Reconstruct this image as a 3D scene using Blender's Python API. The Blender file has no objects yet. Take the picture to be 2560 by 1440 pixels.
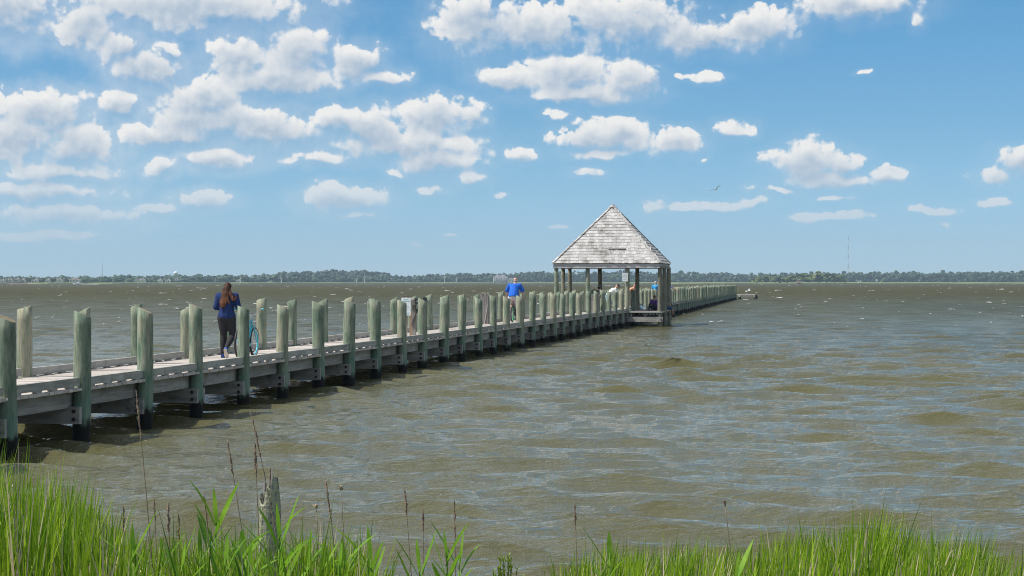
import bpy, bmesh, math, random
import numpy as np
from mathutils import Vector, Matrix, Euler

# ------------------------------------------------------------------ camera, sky, sun
R = math.radians
PI = math.pi
rnd = random.Random(11)
nrng = np.random.default_rng(7)
sc = bpy.context.scene
col = sc.collection

F = 4622.0            # focal length in photo pixels (2560 wide)
H = 2.485             # camera height above the water
HY = 704.0            # horizon row in the photo

cam_d = bpy.data.cameras.new('camera')
cam = bpy.data.objects.new('camera', cam_d)
col.objects.link(cam)
cam_d.sensor_width = 36.0
cam_d.lens = F / 2560.0 * 36.0
cam_d.clip_start = 0.2
cam_d.clip_end = 30000.0
cam.location = (0, 0, H)
cam.rotation_euler = (R(90) - math.atan((720 - HY) / F), 0, 0)
sc.camera = cam

SUN = Vector((-0.66, -0.17, 1.0)).normalized()
sun_el = math.asin(SUN.z)
sun_az = math.atan2(SUN.x, SUN.y)

sd = bpy.data.lights.new('sun', 'SUN')
sd.energy = 4.2
sd.angle = R(0.53)
sd.color = (1.0, 0.955, 0.885)
so = bpy.data.objects.new('sun', sd)
col.objects.link(so)
so.rotation_euler = SUN.to_track_quat('Z', 'Y').to_euler()
so.location = (0, 0, 300)

sc.view_settings.view_transform = 'Standard'
sc.view_settings.look = 'None'
sc.view_settings.exposure = 0.35
sc.view_settings.gamma = 1.0
sc.render.engine = 'CYCLES'
sc.cycles.max_bounces = 6
sc.cycles.diffuse_bounces = 3
sc.cycles.glossy_bounces = 3
sc.cycles.transmission_bounces = 3
sc.cycles.volume_bounces = 0
sc.cycles.transparent_max_bounces = 6
sc.cycles.caustics_reflective = False
sc.cycles.caustics_refractive = False
sc.cycles.use_denoising = True
sc.cycles.denoiser = 'OPENIMAGEDENOISE'
sc.cycles.denoising_prefilter = 'NONE'
sc.cycles.filter_width = 1.05
sc.cycles.sample_clamp_indirect = 4.0


class NT:
    """small helper to write node trees as expressions"""
    def __init__(self, tree):
        self.t = tree
        self.n = tree.nodes
        self.l = tree.links

    def node(self, kind, **kw):
        nd = self.n.new(kind)
        for k, v in kw.items():
            setattr(nd, k, v)
        return nd

    def put(self, sock, v):
        if isinstance(v, bpy.types.NodeSocket):
            self.l.new(v, sock)
        elif v is not None:
            sock.default_value = v

    def math(self, op, a, b=None, c=None, clamp=False):
        nd = self.node('ShaderNodeMath', operation=op)
        nd.use_clamp = clamp
        self.put(nd.inputs[0], a)
        if b is not None: self.put(nd.inputs[1], b)
        if c is not None: self.put(nd.inputs[2], c)
        return nd.outputs[0]

    def vmath(self, op, a, b=None, c=None):
        nd = self.node('ShaderNodeVectorMath', operation=op)
        self.put(nd.inputs[0], a)
        if b is not None: self.put(nd.inputs[1], b)
        if c is not None: self.put(nd.inputs[2], c)
        return nd.outputs['Value'] if op in ('LENGTH', 'DOT_PRODUCT', 'DISTANCE') else nd.outputs['Vector']

    def noise(self, vec=None, scale=5.0, detail=4.0, rough=0.55, dist=0.0, color=False):
        nd = self.node('ShaderNodeTexNoise')
        if vec is not None: self.l.new(vec, nd.inputs['Vector'])
        nd.inputs['Scale'].default_value = scale
        nd.inputs['Detail'].default_value = detail
        nd.inputs['Roughness'].default_value = rough
        nd.inputs['Distortion'].default_value = dist
        return nd.outputs['Color'] if color else nd.outputs[0]

    def maprange(self, v, a, b, c=0.0, d=1.0, smooth=False):
        nd = self.node('ShaderNodeMapRange')
        nd.interpolation_type = 'SMOOTHSTEP' if smooth else 'LINEAR'
        self.put(nd.inputs[0], v)
        for i, x in enumerate((a, b, c, d)):
            self.put(nd.inputs[1 + i], x)
        return nd.outputs[0]

    def mix(self, fac, a, b, blend='MIX'):
        nd = self.node('ShaderNodeMix', data_type='RGBA', blend_type=blend)
        self.put(nd.inputs[0], fac)
        ca = [s for s in nd.inputs if s.name == 'A' and s.type == 'RGBA'][0]
        cb = [s for s in nd.inputs if s.name == 'B' and s.type == 'RGBA'][0]
        self.put(ca, a if isinstance(a, bpy.types.NodeSocket) else (*a[:3], 1.0))
        self.put(cb, b if isinstance(b, bpy.types.NodeSocket) else (*b[:3], 1.0))
        return [s for s in nd.outputs if s.type == 'RGBA'][0]

    def combine(self, x, y, z):
        nd = self.node('ShaderNodeCombineXYZ')
        for i, v in enumerate((x, y, z)): self.put(nd.inputs[i], v)
        return nd.outputs[0]

    def sep(self, v):
        nd = self.node('ShaderNodeSeparateXYZ')
        self.l.new(v, nd.inputs[0])
        return nd.outputs


# ---- world: Nishita sky with cumulus clouds laid out by direction
# clouds as (px, py, rx, ry) in photo pixels -> azimuth / elevation
CLOUDS = [
    (15, 25, 115, 85), (480, 15, 300, 62), (215, 62, 78, 62), (300, 120, 66, 50), (375, 172, 100, 50), (425, 128, 45, 28),
    (590, 140, 78, 55), (745, 128, 95, 66), (700, 200, 165, 46), (890, 152, 78, 46), (965, 192, 66, 28),
    (115, 282, 125, 62), (50, 345, 105, 70), (190, 365, 120, 62), (300, 255, 58, 40), (150, 430, 150, 26),
    (510, 242, 110, 52), (545, 298, 180, 50), (420, 335, 140, 36), (650, 322, 170, 50),
    (930, 322, 92, 56), (1085, 290, 85, 46), (1175, 285, 55, 36), (1010, 358, 200, 42), (785, 392, 90, 22), (840, 300, 70, 34),
    (545, 402, 110, 32), (400, 420, 50, 30),
    (1095, 405, 115, 36), (1165, 448, 62, 22), (985, 435, 35, 16),
    (865, 498, 115, 36), (1075, 480, 44, 18), (880, 542, 75, 10),
    (505, 498, 80, 26), (395, 522, 66, 18), (90, 478, 190, 26), (150, 535, 210, 32), (110, 590, 140, 18),
    (1200, 62, 120, 80), (1350, 68, 165, 58), (1555, 55, 205, 70), (1750, 92, 130, 44), (1890, 70, 105, 52), (1170, 30, 80, 40),
    (1275, 195, 85, 30), (1430, 185, 108, 54), (1575, 198, 86, 50), (1460, 235, 170, 28),
    (1465, 342, 88, 40), (1555, 338, 78, 44), (1690, 352, 74, 34), (1500, 386, 95, 17),
    (1472, 432, 58, 18), (1296, 382, 62, 22), (1252, 482, 28, 9),
    (1840, 322, 62, 26), (2140, 12, 165, 42), (2292, 48, 22, 32),
    (2025, 408, 92, 52), (2112, 412, 56, 36), (2085, 452, 135, 22), (2215, 436, 66, 22), (1862, 468, 26, 14), (1945, 478, 62, 13),
    (2490, 445, 62, 28), (2560, 408, 70, 38), 
    (2025, 540, 58, 20), (2145, 540, 56, 16), (2335, 526, 76, 14), (2480, 506, 46, 16), (2085, 492, 66, 9),
    (1635, 512, 46, 22), (1720, 520, 92, 18), (1800, 512, 80, 16), (1880, 502, 60, 18), (1395, 570, 48, 10),
    (1770, 192, 56, 16), (1700, 190, 30, 12), (2150, 183, 26, 10), (1390, 285, 46, 16),
    (2360, 560, 26, 8), (1040, 610, 24, 6), (1130, 592, 26, 6), (1755, 402, 22, 11),
]

world = bpy.data.worlds.new('World')
sc.world = world
world.use_nodes = True
world.cycles.sampling_method = 'MANUAL'
world.cycles.sample_map_resolution = 512
W = NT(world.node_tree)
W.n.clear()


def new_group(name, outs):
    g = bpy.data.node_groups.new(name, 'ShaderNodeTree')
    g.interface.new_socket('P', in_out='INPUT', socket_type='NodeSocketVector')
    for o_ in outs:
        g.interface.new_socket(o_, in_out='OUTPUT', socket_type='NodeSocketFloat')
    T = NT(g)
    return g, T, T.node('NodeGroupInput').outputs[0], T.node('NodeGroupOutput')


def noise2(T, vec, scale, detail, rough, color=False):
    o_ = T.noise(vec, scale, detail, rough, color=color)
    o_.node.noise_dimensions = '2D'
    return o_


def cloud_mass():
    g, T, P, go = new_group('cloud_mass', ['h'])
    wn = noise2(T, P, 1.1, 2, 0.5, color=True)
    Q = T.vmath('ADD', P, T.vmath('MULTIPLY_ADD', wn, (0.50, 0.40, 0.0), (-0.25, -0.20, 0.0)))
    D = None
    for (px, py, rx, ry) in CLOUDS:
        az = math.atan((px - 1280) / F)
        el = math.atan((HY - py) / F * math.cos(az))
        cx, cy = az * F / 100, el * F / 100
        sx, sy = 100 / rx, 100 / ry
        r = T.vmath('LENGTH', T.vmath('MULTIPLY_ADD', Q, (sx, sy, 0.0), (-cx * sx, -cy * sy, 0.0)))
        thin = 0.42 * max(0.0, 1.0 - rx * ry / 2400.0)      # small scraps are thinner
        if thin > 0.01: r = T.math('ADD', r, thin)
        D = r if D is None else T.math('SMOOTH_MIN', D, r, 0.50)
    # the rest of the sky: the same kind of cumulus, scattered by noise
    sx_, sy_, _ = T.sep(P)
    G = noise2(T, P, 0.22, 2, 0.5)
    out = T.math('MAXIMUM', T.maprange(T.math('ABSOLUTE', sx_), 13.4, 14.8), T.maprange(sy_, 7.2, 8.6))
    g_r = T.maprange(G, 0.30, 0.58, 2.0, 0.1)
    g_r = T.math('ADD', g_r, T.math('MULTIPLY', T.math('SUBTRACT', 1.0, out), 6.0))
    D = T.math('MINIMUM', D, g_r)
    T.l.new(T.math('SUBTRACT', 1.30, D), go.inputs[0])
    return g


def cloud_detail():
    g, T, P, go = new_group('cloud_detail', ['d'])
    f1 = noise2(T, P, 1.05, 7, 0.53)
    vo = T.node('ShaderNodeTexVoronoi', feature='F1', voronoi_dimensions='2D')
    T.l.new(T.vmath('ADD', P, T.vmath('MULTIPLY', noise2(T, P, 3.0, 3, 0.5, color=True), (0.20, 0.20, 0))), vo.inputs['Vector'])
    vo.inputs['Scale'].default_value = 2.5
    vo.inputs['Detail'].default_value = 1.5
    vo.inputs['Roughness'].default_value = 0.55
    puff = T.math('SUBTRACT', 0.42, vo.outputs['Distance'])
    d = T.math('MULTIPLY', T.math('SUBTRACT', f1, 0.5), 1.25)
    f2 = noise2(T, P, 4.6, 5, 0.58)
    d = T.math('MULTIPLY_ADD', T.math('SUBTRACT', f2, 0.5), 0.55, d)
    T.l.new(T.math('MULTIPLY_ADD', puff, 0.45, d), go.inputs[0])
    return g


tc = W.node('ShaderNodeTexCoord')
dx, dy, dz = W.sep(tc.outputs['Generated'])
az_ = W.math('ARCTAN2', dx, dy)
el_ = W.math('ARCSINE', dz)
P0 = W.combine(W.math('MULTIPLY', az_, F / 100), W.math('MULTIPLY', el_, F / 100), 0.0)
g_mass, g_det = cloud_mass(), cloud_detail()


def field(g, off):
    nd = W.node('ShaderNodeGroup')
    nd.node_tree = g
    W.l.new(W.vmath('ADD', P0, off) if off else P0, nd.inputs[0])
    return nd.outputs[0]


m0 = field(g_mass, None)
m2 = field(g_mass, (-0.06, 0.20, 0.0))
d0 = field(g_det, None)
d1 = field(g_det, (-0.09, 0.17, 0.0))
tb = W.math('SUBTRACT', m2, m0)            # below zero on a cloud's top side, above zero along its base
h0 = W.math('ADD', m0, W.math('MULTIPLY', d0, W.maprange(tb, -0.35, 0.40, 1.20, 0.55)))
soft = W.math('MULTIPLY', W.maprange(noise2(W, P0, 0.7, 2, 0.5), 0.35, 0.65, 0.6, 1.4), W.maprange(tb, -0.30, 0.35, 0.34, 1.15))
alpha = W.maprange(h0, 0.0, soft, 0.0, 1.0, smooth=True)
veil = W.maprange(W.math('ADD', m0, W.math('MULTIPLY', d0, 0.4)), -0.6, 0.5, 0.0, 0.11, smooth=True)
sx0 = W.sep(P0)[0]
veil = W.math('MULTIPLY', veil, W.maprange(sx0, -9.0, 0.5, 3.2, 1.0))      # hazier cloud bank towards the west
alpha = W.math('MAXIMUM', alpha, veil)
upel = W.math('MULTIPLY', el_, F)                    # photo pixels above the horizon
fade = W.maprange(upel, 40.0, 330.0, 0.25, 1.0, smooth=True)
alpha = W.math('MULTIPLY', alpha, W.maprange(upel, 60.0, 330.0, 0.50, 0.985))
relief = W.math('MULTIPLY', W.math('SUBTRACT', d0, d1), 0.62)
under = W.maprange(W.math('ADD', m2, W.math('MULTIPLY', d0, 0.35)), 0.10, 1.05, 0.0, 1.0, smooth=True)
lum = W.math('ADD', W.math('SUBTRACT', 1.0, W.math('MULTIPLY', under, 0.92)), relief)
lum = W.maprange(lum, 0.0, 1.0, 0.0, 1.0)
ccol = W.mix(lum, (0.47, 0.57, 0.69), (0.94, 0.93, 0.91))
hazec = W.mix(fade, (0.52, 0.64, 0.75), ccol)

sky = W.node('ShaderNodeTexSky', sky_type='NISHITA')
sky.sun_disc = False
sky.sun_elevation = sun_el
sky.sun_rotation = sun_az
sky.altitude = 0.0
sky.air_density = 1.0
sky.dust_density = 0.0
sky.ozone_density = 3.0
b_sky = W.node('ShaderNodeBackground')
ramp = W.node('ShaderNodeValToRGB')
W.l.new(W.maprange(el_, 0.0, 0.18), ramp.inputs[0])
for i_, (p_, c_) in enumerate([(0.0, (0.43, 0.66, 1.12)), (0.27, (0.41, 0.64, 0.94)), (0.45, (0.385, 0.625, 0.85)), (0.85, (0.32, 0.635, 0.82)), (1.0, (0.31, 0.64, 0.82))]):
    e_ = ramp.color_ramp.elements[i_] if i_ < 2 else ramp.color_ramp.elements.new(p_)
    e_.position = p_
    e_.color = (*c_, 1.0)
W.l.new(W.mix(1.0, sky.outputs[0], ramp.outputs[0], 'MULTIPLY'), b_sky.inputs['Color'])
b_sky.inputs['Strength'].default_value = 0.098
b_cl = W.node('ShaderNodeBackground')
W.l.new(hazec, b_cl.inputs['Color'])
b_cl.inputs['Strength'].default_value = 0.76
mx = W.node('ShaderNodeMixShader')
W.l.new(alpha, mx.inputs[0])
W.l.new(b_sky.outputs[0], mx.inputs[1])
W.l.new(b_cl.outputs[0], mx.inputs[2])
wo = W.node('ShaderNodeOutputWorld')
W.l.new(mx.outputs[0], wo.inputs['Surface'])

# ------------------------------------------------------------------ helpers
def tag(o, label=None, cat=None, group=None, kind=None):
    if label: o['label'] = label
    if cat: o['category'] = cat
    if group: o['group'] = group
    if kind: o['kind'] = kind
    return o


def empty(name, loc=(0, 0, 0), rz=0.0, parent=None):
    o = bpy.data.objects.new(name, None)
    o.empty_display_size = 0.2
    col.objects.link(o)
    o.location = loc
    o.rotation_euler = (0, 0, rz)
    if parent: o.parent = parent
    return o


def inst(name, mesh, parent=None, loc=(0, 0, 0), rot=(0, 0, 0), scale=None):
    o = bpy.data.objects.new(name, mesh)
    col.objects.link(o)
    o.location = loc
    o.rotation_euler = rot
    if scale: o.scale = scale
    if parent: o.parent = parent
    return o


def at(px, py, Y):
    """photo pixel at depth Y -> world point"""
    return Vector(((px - 1280) * Y / F, Y, H - (py - HY) * Y / F))


def frame_from(d):
    d = Vector(d).normalized()
    up = Vector((0, 0, 1)) if abs(d.z) < 0.95 else Vector((0, 1, 0))
    a = d.cross(up).normalized()
    b = a.cross(d).normalized()
    return a, b


ICO = {}


def ico(sub):
    if sub not in ICO:
        bm = bmesh.new()
        bmesh.ops.create_icosphere(bm, subdivisions=sub, radius=1.0)
        bm.verts.ensure_lookup_table()
        ICO[sub] = (np.array([v.co[:] for v in bm.verts]), [tuple(v.index for v in f.verts) for f in bm.faces])
        bm.free()
    return ICO[sub]


class MB:
    def __init__(self):
        self.v = []
        self.f = []

    def add(self, vs, fs):
        n = len(self.v)
        self.v.extend(tuple(map(float, p)) for p in vs)
        self.f.extend(tuple(i + n for i in f) for f in fs)
        return self

    def box(self, c, s, rot=None, taper=1.0):
        c = Vector(c)
        M = rot if isinstance(rot, Matrix) else (Euler(rot).to_matrix() if rot else Matrix.Identity(3))
        pts = []
        for z in (-.5, .5):
            t = 1.0 if z < 0 else taper
            for x, y in ((-.5, -.5), (.5, -.5), (.5, .5), (-.5, .5)):
                pts.append(c + M @ Vector((x * s[0] * t, y * s[1] * t, z * s[2])))
        return self.add(pts, [(0, 3, 2, 1), (4, 5, 6, 7), (0, 1, 5, 4), (1, 2, 6, 5), (2, 3, 7, 6), (3, 0, 4, 7)])

    def bar(self, p0, p1, w, h, up=(0, 0, 1)):
        """rectangular bar from p0 to p1, w across, h along up"""
        p0, p1 = Vector(p0), Vector(p1)
        d = (p1 - p0)
        L = d.length
        d.normalize()
        up = Vector(up)
        a = d.cross(up)
        if a.length < 1e-4: a = d.cross(Vector((0, 1, 0)))
        a.normalize()
        b = a.cross(d).normalized()
        M = Matrix((a, d, b)).transposed()
        return self.box((p0 + p1) / 2, (w, L, h), M)

    def path(self, pts, rad, n=8, caps=True, flat=None):
        pts = [Vector(p) for p in pts]
        if not hasattr(rad, '__len__'): rad = [rad] * len(pts)
        rings = []
        a = None
        for i, p in enumerate(pts):
            d = (pts[min(i + 1, len(pts) - 1)] - pts[max(i - 1, 0)])
            if a is None:
                a, b = frame_from(d)
            else:
                dn = d.normalized()
                a = (a - dn * a.dot(dn)).normalized()
                b = a.cross(dn).normalized()
            ff = flat if flat else 1.0
            rings.append([p + a * (math.cos(t * 2 * PI / n) * rad[i]) + b * (math.sin(t * 2 * PI / n) * rad[i] * ff) for t in range(n)])
        return self.loft(rings, caps)

    def loft(self, rings, caps=True, closed=True):
        n = len(rings[0])
        vs = [p for r in rings for p in r]
        fs = []
        for i in range(len(rings) - 1):
            for t in range(n if closed else n - 1):
                u = (t + 1) % n
                fs.append((i * n + t, i * n + u, (i + 1) * n + u, (i + 1) * n + t))
        if caps:
            fs.append(tuple(range(n - 1, -1, -1)))
            fs.append(tuple((len(rings) - 1) * n + t for t in range(n)))
        return self.add(vs, fs)

    def ell(self, c, r, rot=None, sub=2):
        V, Fc = ico(sub)
        M = Euler(rot).to_matrix() if rot else Matrix.Identity(3)
        c = Vector(c)
        if not hasattr(r, '__len__'): r = (r, r, r)
        return self.add([c + M @ Vector((p[0] * r[0], p[1] * r[1], p[2] * r[2])) for p in V], Fc)

    def cap(self, p0, r0, p1, r1, n=10):
        """tapered capsule, closed"""
        p0, p1 = Vector(p0), Vector(p1)
        d = (p1 - p0).normalized() if (p1 - p0).length > 1e-6 else Vector((0, 0, 1))
        a, b = frame_from(d)
        rings = []
        for (c, r, s) in ((p0, r0, -1), (p1, r1, 1)):
            angs = (0.15, 0.5, 0.85, 1.0) if s < 0 else (1.0, 0.85, 0.5, 0.15)
            for q in angs:
                rr = r * math.sin(q * PI / 2)
                off = s * r * math.cos(q * PI / 2)
                rings.append([c + d * off + a * (math.cos(t * 2 * PI / n) * rr) + b * (math.sin(t * 2 * PI / n) * rr) for t in range(n)])
        return self.loft(rings)

    def limb(self, *pr):
        for (p0, r0), (p1, r1) in zip(pr[:-1], pr[1:]):
            self.cap(p0, r0, p1, r1)
        return self

    def torus(self, c, R_, r, axis='x', n=28, m=8, a0=0.0, a1=2 * PI, flat=1.0):
        full = abs(a1 - a0 - 2 * PI) < 1e-6
        c = Vector(c)
        rings = []
        cnt = n if full else n + 1
        for i in range(cnt):
            t = a0 + (a1 - a0) * i / n
            ring = []
            for j in range(m):
                q = j * 2 * PI / m
                rr = R_ + r * math.cos(q)
                w = r * math.sin(q) * flat
                p = {'x': (w, rr * math.cos(t), rr * math.sin(t)), 'z': (rr * math.cos(t), rr * math.sin(t), w)}[axis]
                ring.append(c + Vector(p))
            rings.append(ring)
        if full: rings.append(rings[0])
        return self.loft(rings, caps=not full)

    def mesh(self, name, mat=None, smooth=False):
        me = bpy.data.meshes.new(name)
        me.from_pydata(self.v, [], self.f)
        if mat: me.materials.append(mat)
        if smooth: me.polygons.foreach_set('use_smooth', [True] * len(me.polygons))
        me.update()
        return me

    def build(self, name, mat, parent=None, smooth=False, loc=(0, 0, 0), rot=(0, 0, 0)):
        return inst(name, self.mesh(name, mat, smooth), parent, loc, rot)

    def fused(self, name, mat, parent=None, voxel=0.014, smooth_it=6):
        """weld overlapping closed shells into one continuous skin"""
        tmp = inst('tmp', self.mesh('tmp'))
        m = tmp.modifiers.new('r', 'REMESH')
        m.mode = 'VOXEL'
        m.voxel_size = voxel
        m.use_smooth_shade = True
        s_ = tmp.modifiers.new('s', 'SMOOTH')
        s_.iterations = smooth_it
        s_.factor = 0.5
        dg = bpy.context.evaluated_depsgraph_get()
        me = bpy.data.meshes.new_from_object(tmp.evaluated_get(dg))
        me.name = name
        old = tmp.data
        bpy.data.objects.remove(tmp)
        bpy.data.meshes.remove(old)
        me.materials.clear()
        me.materials.append(mat)
        me.polygons.foreach_set('use_smooth', [True] * len(me.polygons))
        return inst(name, me, parent)


def quick_mesh(name, V, Fq, mat, smooth=True):
    """fast mesh from numpy arrays (all faces with the same vertex count)"""
    me = bpy.data.meshes.new(name)
    V = np.ascontiguousarray(V, dtype=np.float32)
    Fq = np.ascontiguousarray(Fq, dtype=np.int32)
    k = Fq.shape[1]
    me.vertices.add(len(V)); me.vertices.foreach_set('co', V.ravel())
    me.loops.add(Fq.size); me.loops.foreach_set('vertex_index', Fq.ravel())
    me.polygons.add(len(Fq))
    me.polygons.foreach_set('loop_start', np.arange(0, Fq.size, k, dtype=np.int32))
    me.polygons.foreach_set('loop_total', np.full(len(Fq), k, dtype=np.int32))
    me.polygons.foreach_set('use_smooth', np.full(len(Fq), smooth, dtype=bool))
    me.update(calc_edges=True)
    me.materials.append(mat)
    return me


# ------------------------------------------------------------------ materials
def mat_new(name):
    m = bpy.data.materials.new(name)
    m.use_nodes = True
    T = NT(m.node_tree)
    b = T.n['Principled BSDF']
    return m, T, b


def plain(name, c, rough=0.7, metal=0.0, vary=0.12, scale=14.0, bump=0.0):
    m, T, b = mat_new(name)
    tc_ = T.node('ShaderNodeTexCoord').outputs['Object']
    n = T.noise(tc_, scale, 4, 0.6)
    lo = [x * (1 - vary) for x in c]; hi = [min(1, x * (1 + vary)) for x in c]
    T.l.new(T.mix(T.maprange(n, 0.3, 0.7), lo, hi), b.inputs['Base Color'])
    b.inputs['Roughness'].default_value = rough
    b.inputs['Metallic'].default_value = metal
    if bump:
        bp = T.node('ShaderNodeBump'); bp.inputs['Strength'].default_value = bump; bp.inputs['Distance'].default_value = 0.01
        T.l.new(n, bp.inputs['Height']); T.l.new(bp.outputs[0], b.inputs['Normal'])
    return m


def wood(name, dark, light, axis=1, streak=26.0, rough=0.85, stain=None, knots=0.0):
    """weathered timber, grain along one axis of the object, tone shifting piece by piece"""
    m, T, b = mat_new(name)
    tc_ = T.node('ShaderNodeTexCoord').outputs['Object']
    oi = T.node('ShaderNodeObjectInfo')
    sc_ = [streak] * 3
    sc_[axis] = streak * 0.07
    off = T.vmath('ADD', tc_, T.combine(T.math('MULTIPLY', oi.outputs['Random'], 37.0), T.math('MULTIPLY', oi.outputs['Random'], 91.0), 0.0))
    p = T.vmath('MULTIPLY', off, tuple(sc_))
    g = T.noise(p, 1.0, 6, 0.62, 0.4)
    big = T.noise(off, 1.7, 3, 0.6)
    c = T.mix(T.maprange(g, 0.32, 0.68), dark, light)
    tone = T.maprange(T.math('ADD', T.math('MULTIPLY', oi.outputs['Random'], 0.5), T.math('MULTIPLY', big, 0.9)), 0.3, 1.1, 0.66, 1.16)
    c = T.mix(1.0, c, T.combine(tone, tone, tone), 'MULTIPLY')
    if stain:
        s = T.noise(off, 3.2, 5, 0.65)
        c = T.mix(T.maprange(s, 0.56, 0.72, 0.0, 0.85), c, stain)
    T.l.new(c, b.inputs['Base Color'])
    b.inputs['Roughness'].default_value = rough
    bp = T.node('ShaderNodeBump'); bp.inputs['Strength'].default_value = 0.45; bp.inputs['Distance'].default_value = 0.006
    T.l.new(g, bp.inputs['Height']); T.l.new(bp.outputs[0], b.inputs['Normal'])
    return m


def pile_material():
    m, T, b = mat_new('treated_pile')
    tc_ = T.node('ShaderNodeTexCoord').outputs['Object']
    oi = T.node('ShaderNodeObjectInfo')
    r = oi.outputs['Random']
    off = T.vmath('ADD', tc_, T.combine(T.math('MULTIPLY', r, 53.0), T.math('MULTIPLY', r, 17.0), 0.0))
    g = T.noise(T.vmath('MULTIPLY', off, (30, 30, 2.4)), 1.0, 8, 0.72, 0.8)
    blot = T.noise(T.vmath('MULTIPLY', off, (8, 8, 2.0)), 1.0, 6, 0.68)
    c = T.mix(T.maprange(blot, 0.33, 0.66), (0.115, 0.215, 0.150), (0.43, 0.45, 0.345))
    c = T.mix(T.maprange(T.math('ADD', blot, T.math('MULTIPLY', r, 0.45)), 0.66, 1.0, 0.0, 0.8), c, (0.345, 0.31, 0.23))
    c = T.mix(T.maprange(g, 0.30, 0.58, 0.85, 0.0), c, (0.075, 0.095, 0.062))
    tone = T.maprange(r, 0.0, 1.0, 0.74, 1.12)
    c = T.mix(1.0, c, T.combine(tone, tone, tone), 'MULTIPLY')
    # black marine growth up to the tide mark, ragged edge, greener wood with under-deck shade painted in above it
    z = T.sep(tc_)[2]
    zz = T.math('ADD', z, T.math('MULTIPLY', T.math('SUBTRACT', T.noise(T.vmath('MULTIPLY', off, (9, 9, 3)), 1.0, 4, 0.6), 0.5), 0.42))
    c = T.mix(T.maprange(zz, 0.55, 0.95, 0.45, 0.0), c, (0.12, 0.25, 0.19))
    c = T.mix(T.maprange(zz, 0.22, 0.33, 1.0, 0.0), c, (0.011, 0.011, 0.009))
    b.inputs['Specular IOR Level'].default_value = 0.2
    T.l.new(c, b.inputs['Base Color'])
    T.l.new(T.maprange(zz, 0.2, 0.36, 0.7, 0.88), b.inputs['Roughness'])
    bp = T.node('ShaderNodeBump'); bp.inputs['Strength'].default_value = 0.55; bp.inputs['Distance'].default_value = 0.008
    T.l.new(g, bp.inputs['Height']); T.l.new(bp.outputs[0], b.inputs['Normal'])
    return m


M = {}
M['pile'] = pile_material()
M['pile_end'] = wood('pile_end_grain', (0.17, 0.13, 0.075), (0.42, 0.34, 0.22), 2, 40)
M['deck'] = wood('deck_board', (0.42, 0.37, 0.325), (0.68, 0.61, 0.545), 0, 22)
M['curb'] = wood('curb_board', (0.28, 0.275, 0.245), (0.47, 0.455, 0.41), 1, 22, stain=(0.17, 0.19, 0.12))
M['stringer'] = wood('stringer_board', (0.24, 0.23, 0.21), (0.47, 0.45, 0.42), 1, 20, stain=(0.16, 0.15, 0.11))
M['capbeam'] = wood('cap_timber', (0.23, 0.225, 0.21), (0.44, 0.42, 0.39), 0, 20, stain=(0.06, 0.055, 0.045))
M['bolt'] = plain('rusty_bolt', (0.035, 0.022, 0.017), 0.8, 0.2)
M['grey_wood'] = wood('grey_wood', (0.17, 0.155, 0.145), (0.38, 0.35, 0.33), 2, 20)
M['brown_wood'] = wood('brown_wood', (0.20, 0.13, 0.085), (0.40, 0.29, 0.20), 2, 20)
M['gpost'] = wood('gazebo_post', (0.13, 0.135, 0.10), (0.33, 0.33, 0.25), 2, 26, stain=(0.16, 0.10, 0.06))
M['fascia'] = wood('fascia_board', (0.36, 0.35, 0.36), (0.60, 0.575, 0.56), 0, 14)
M['sheath'] = wood('roof_sheathing', (0.12, 0.105, 0.09), (0.22, 0.20, 0.17), 0, 14)


def shingle_material():
    m, T, b = mat_new('cedar_shingle')
    tc_ = T.node('ShaderNodeTexCoord')
    oi = T.node('ShaderNodeObjectInfo')
    at_ = T.node('ShaderNodeAttribute'); at_.attribute_name = 'tint'
    geo = T.node('ShaderNodeNewGeometry').outputs['Position']
    rr = T.math('FRACT', T.math('ADD', oi.outputs['Random'], at_.outputs['Fac']))
    off = T.vmath('ADD', tc_.outputs['Object'], T.combine(T.math('MULTIPLY', rr, 31.0), 0.0, T.math('MULTIPLY', rr, 11.0)))
    g = T.noise(T.vmath('MULTIPLY', off, (42, 42, 4)), 1.0, 4, 0.6)
    c = T.mix(T.maprange(g, 0.3, 0.7), (0.36, 0.345, 0.33), (0.61, 0.59, 0.57))
    tone = T.maprange(rr, 0.0, 1.0, 0.76, 1.10)
    c = T.mix(1.0, c, T.combine(tone, tone, tone), 'MULTIPLY')
    mold = T.noise(T.vmath('MULTIPLY', geo, (1.5, 1.5, 0.8)), 1.0, 5, 0.68)
    c = T.mix(T.maprange(mold, 0.49, 0.68, 0.0, 0.75), c, (0.10, 0.095, 0.08))
    T.l.new(c, b.inputs['Base Color'])
    b.inputs['Roughness'].default_value = 0.85
    return m


M['shingle'] = shingle_material()


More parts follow.
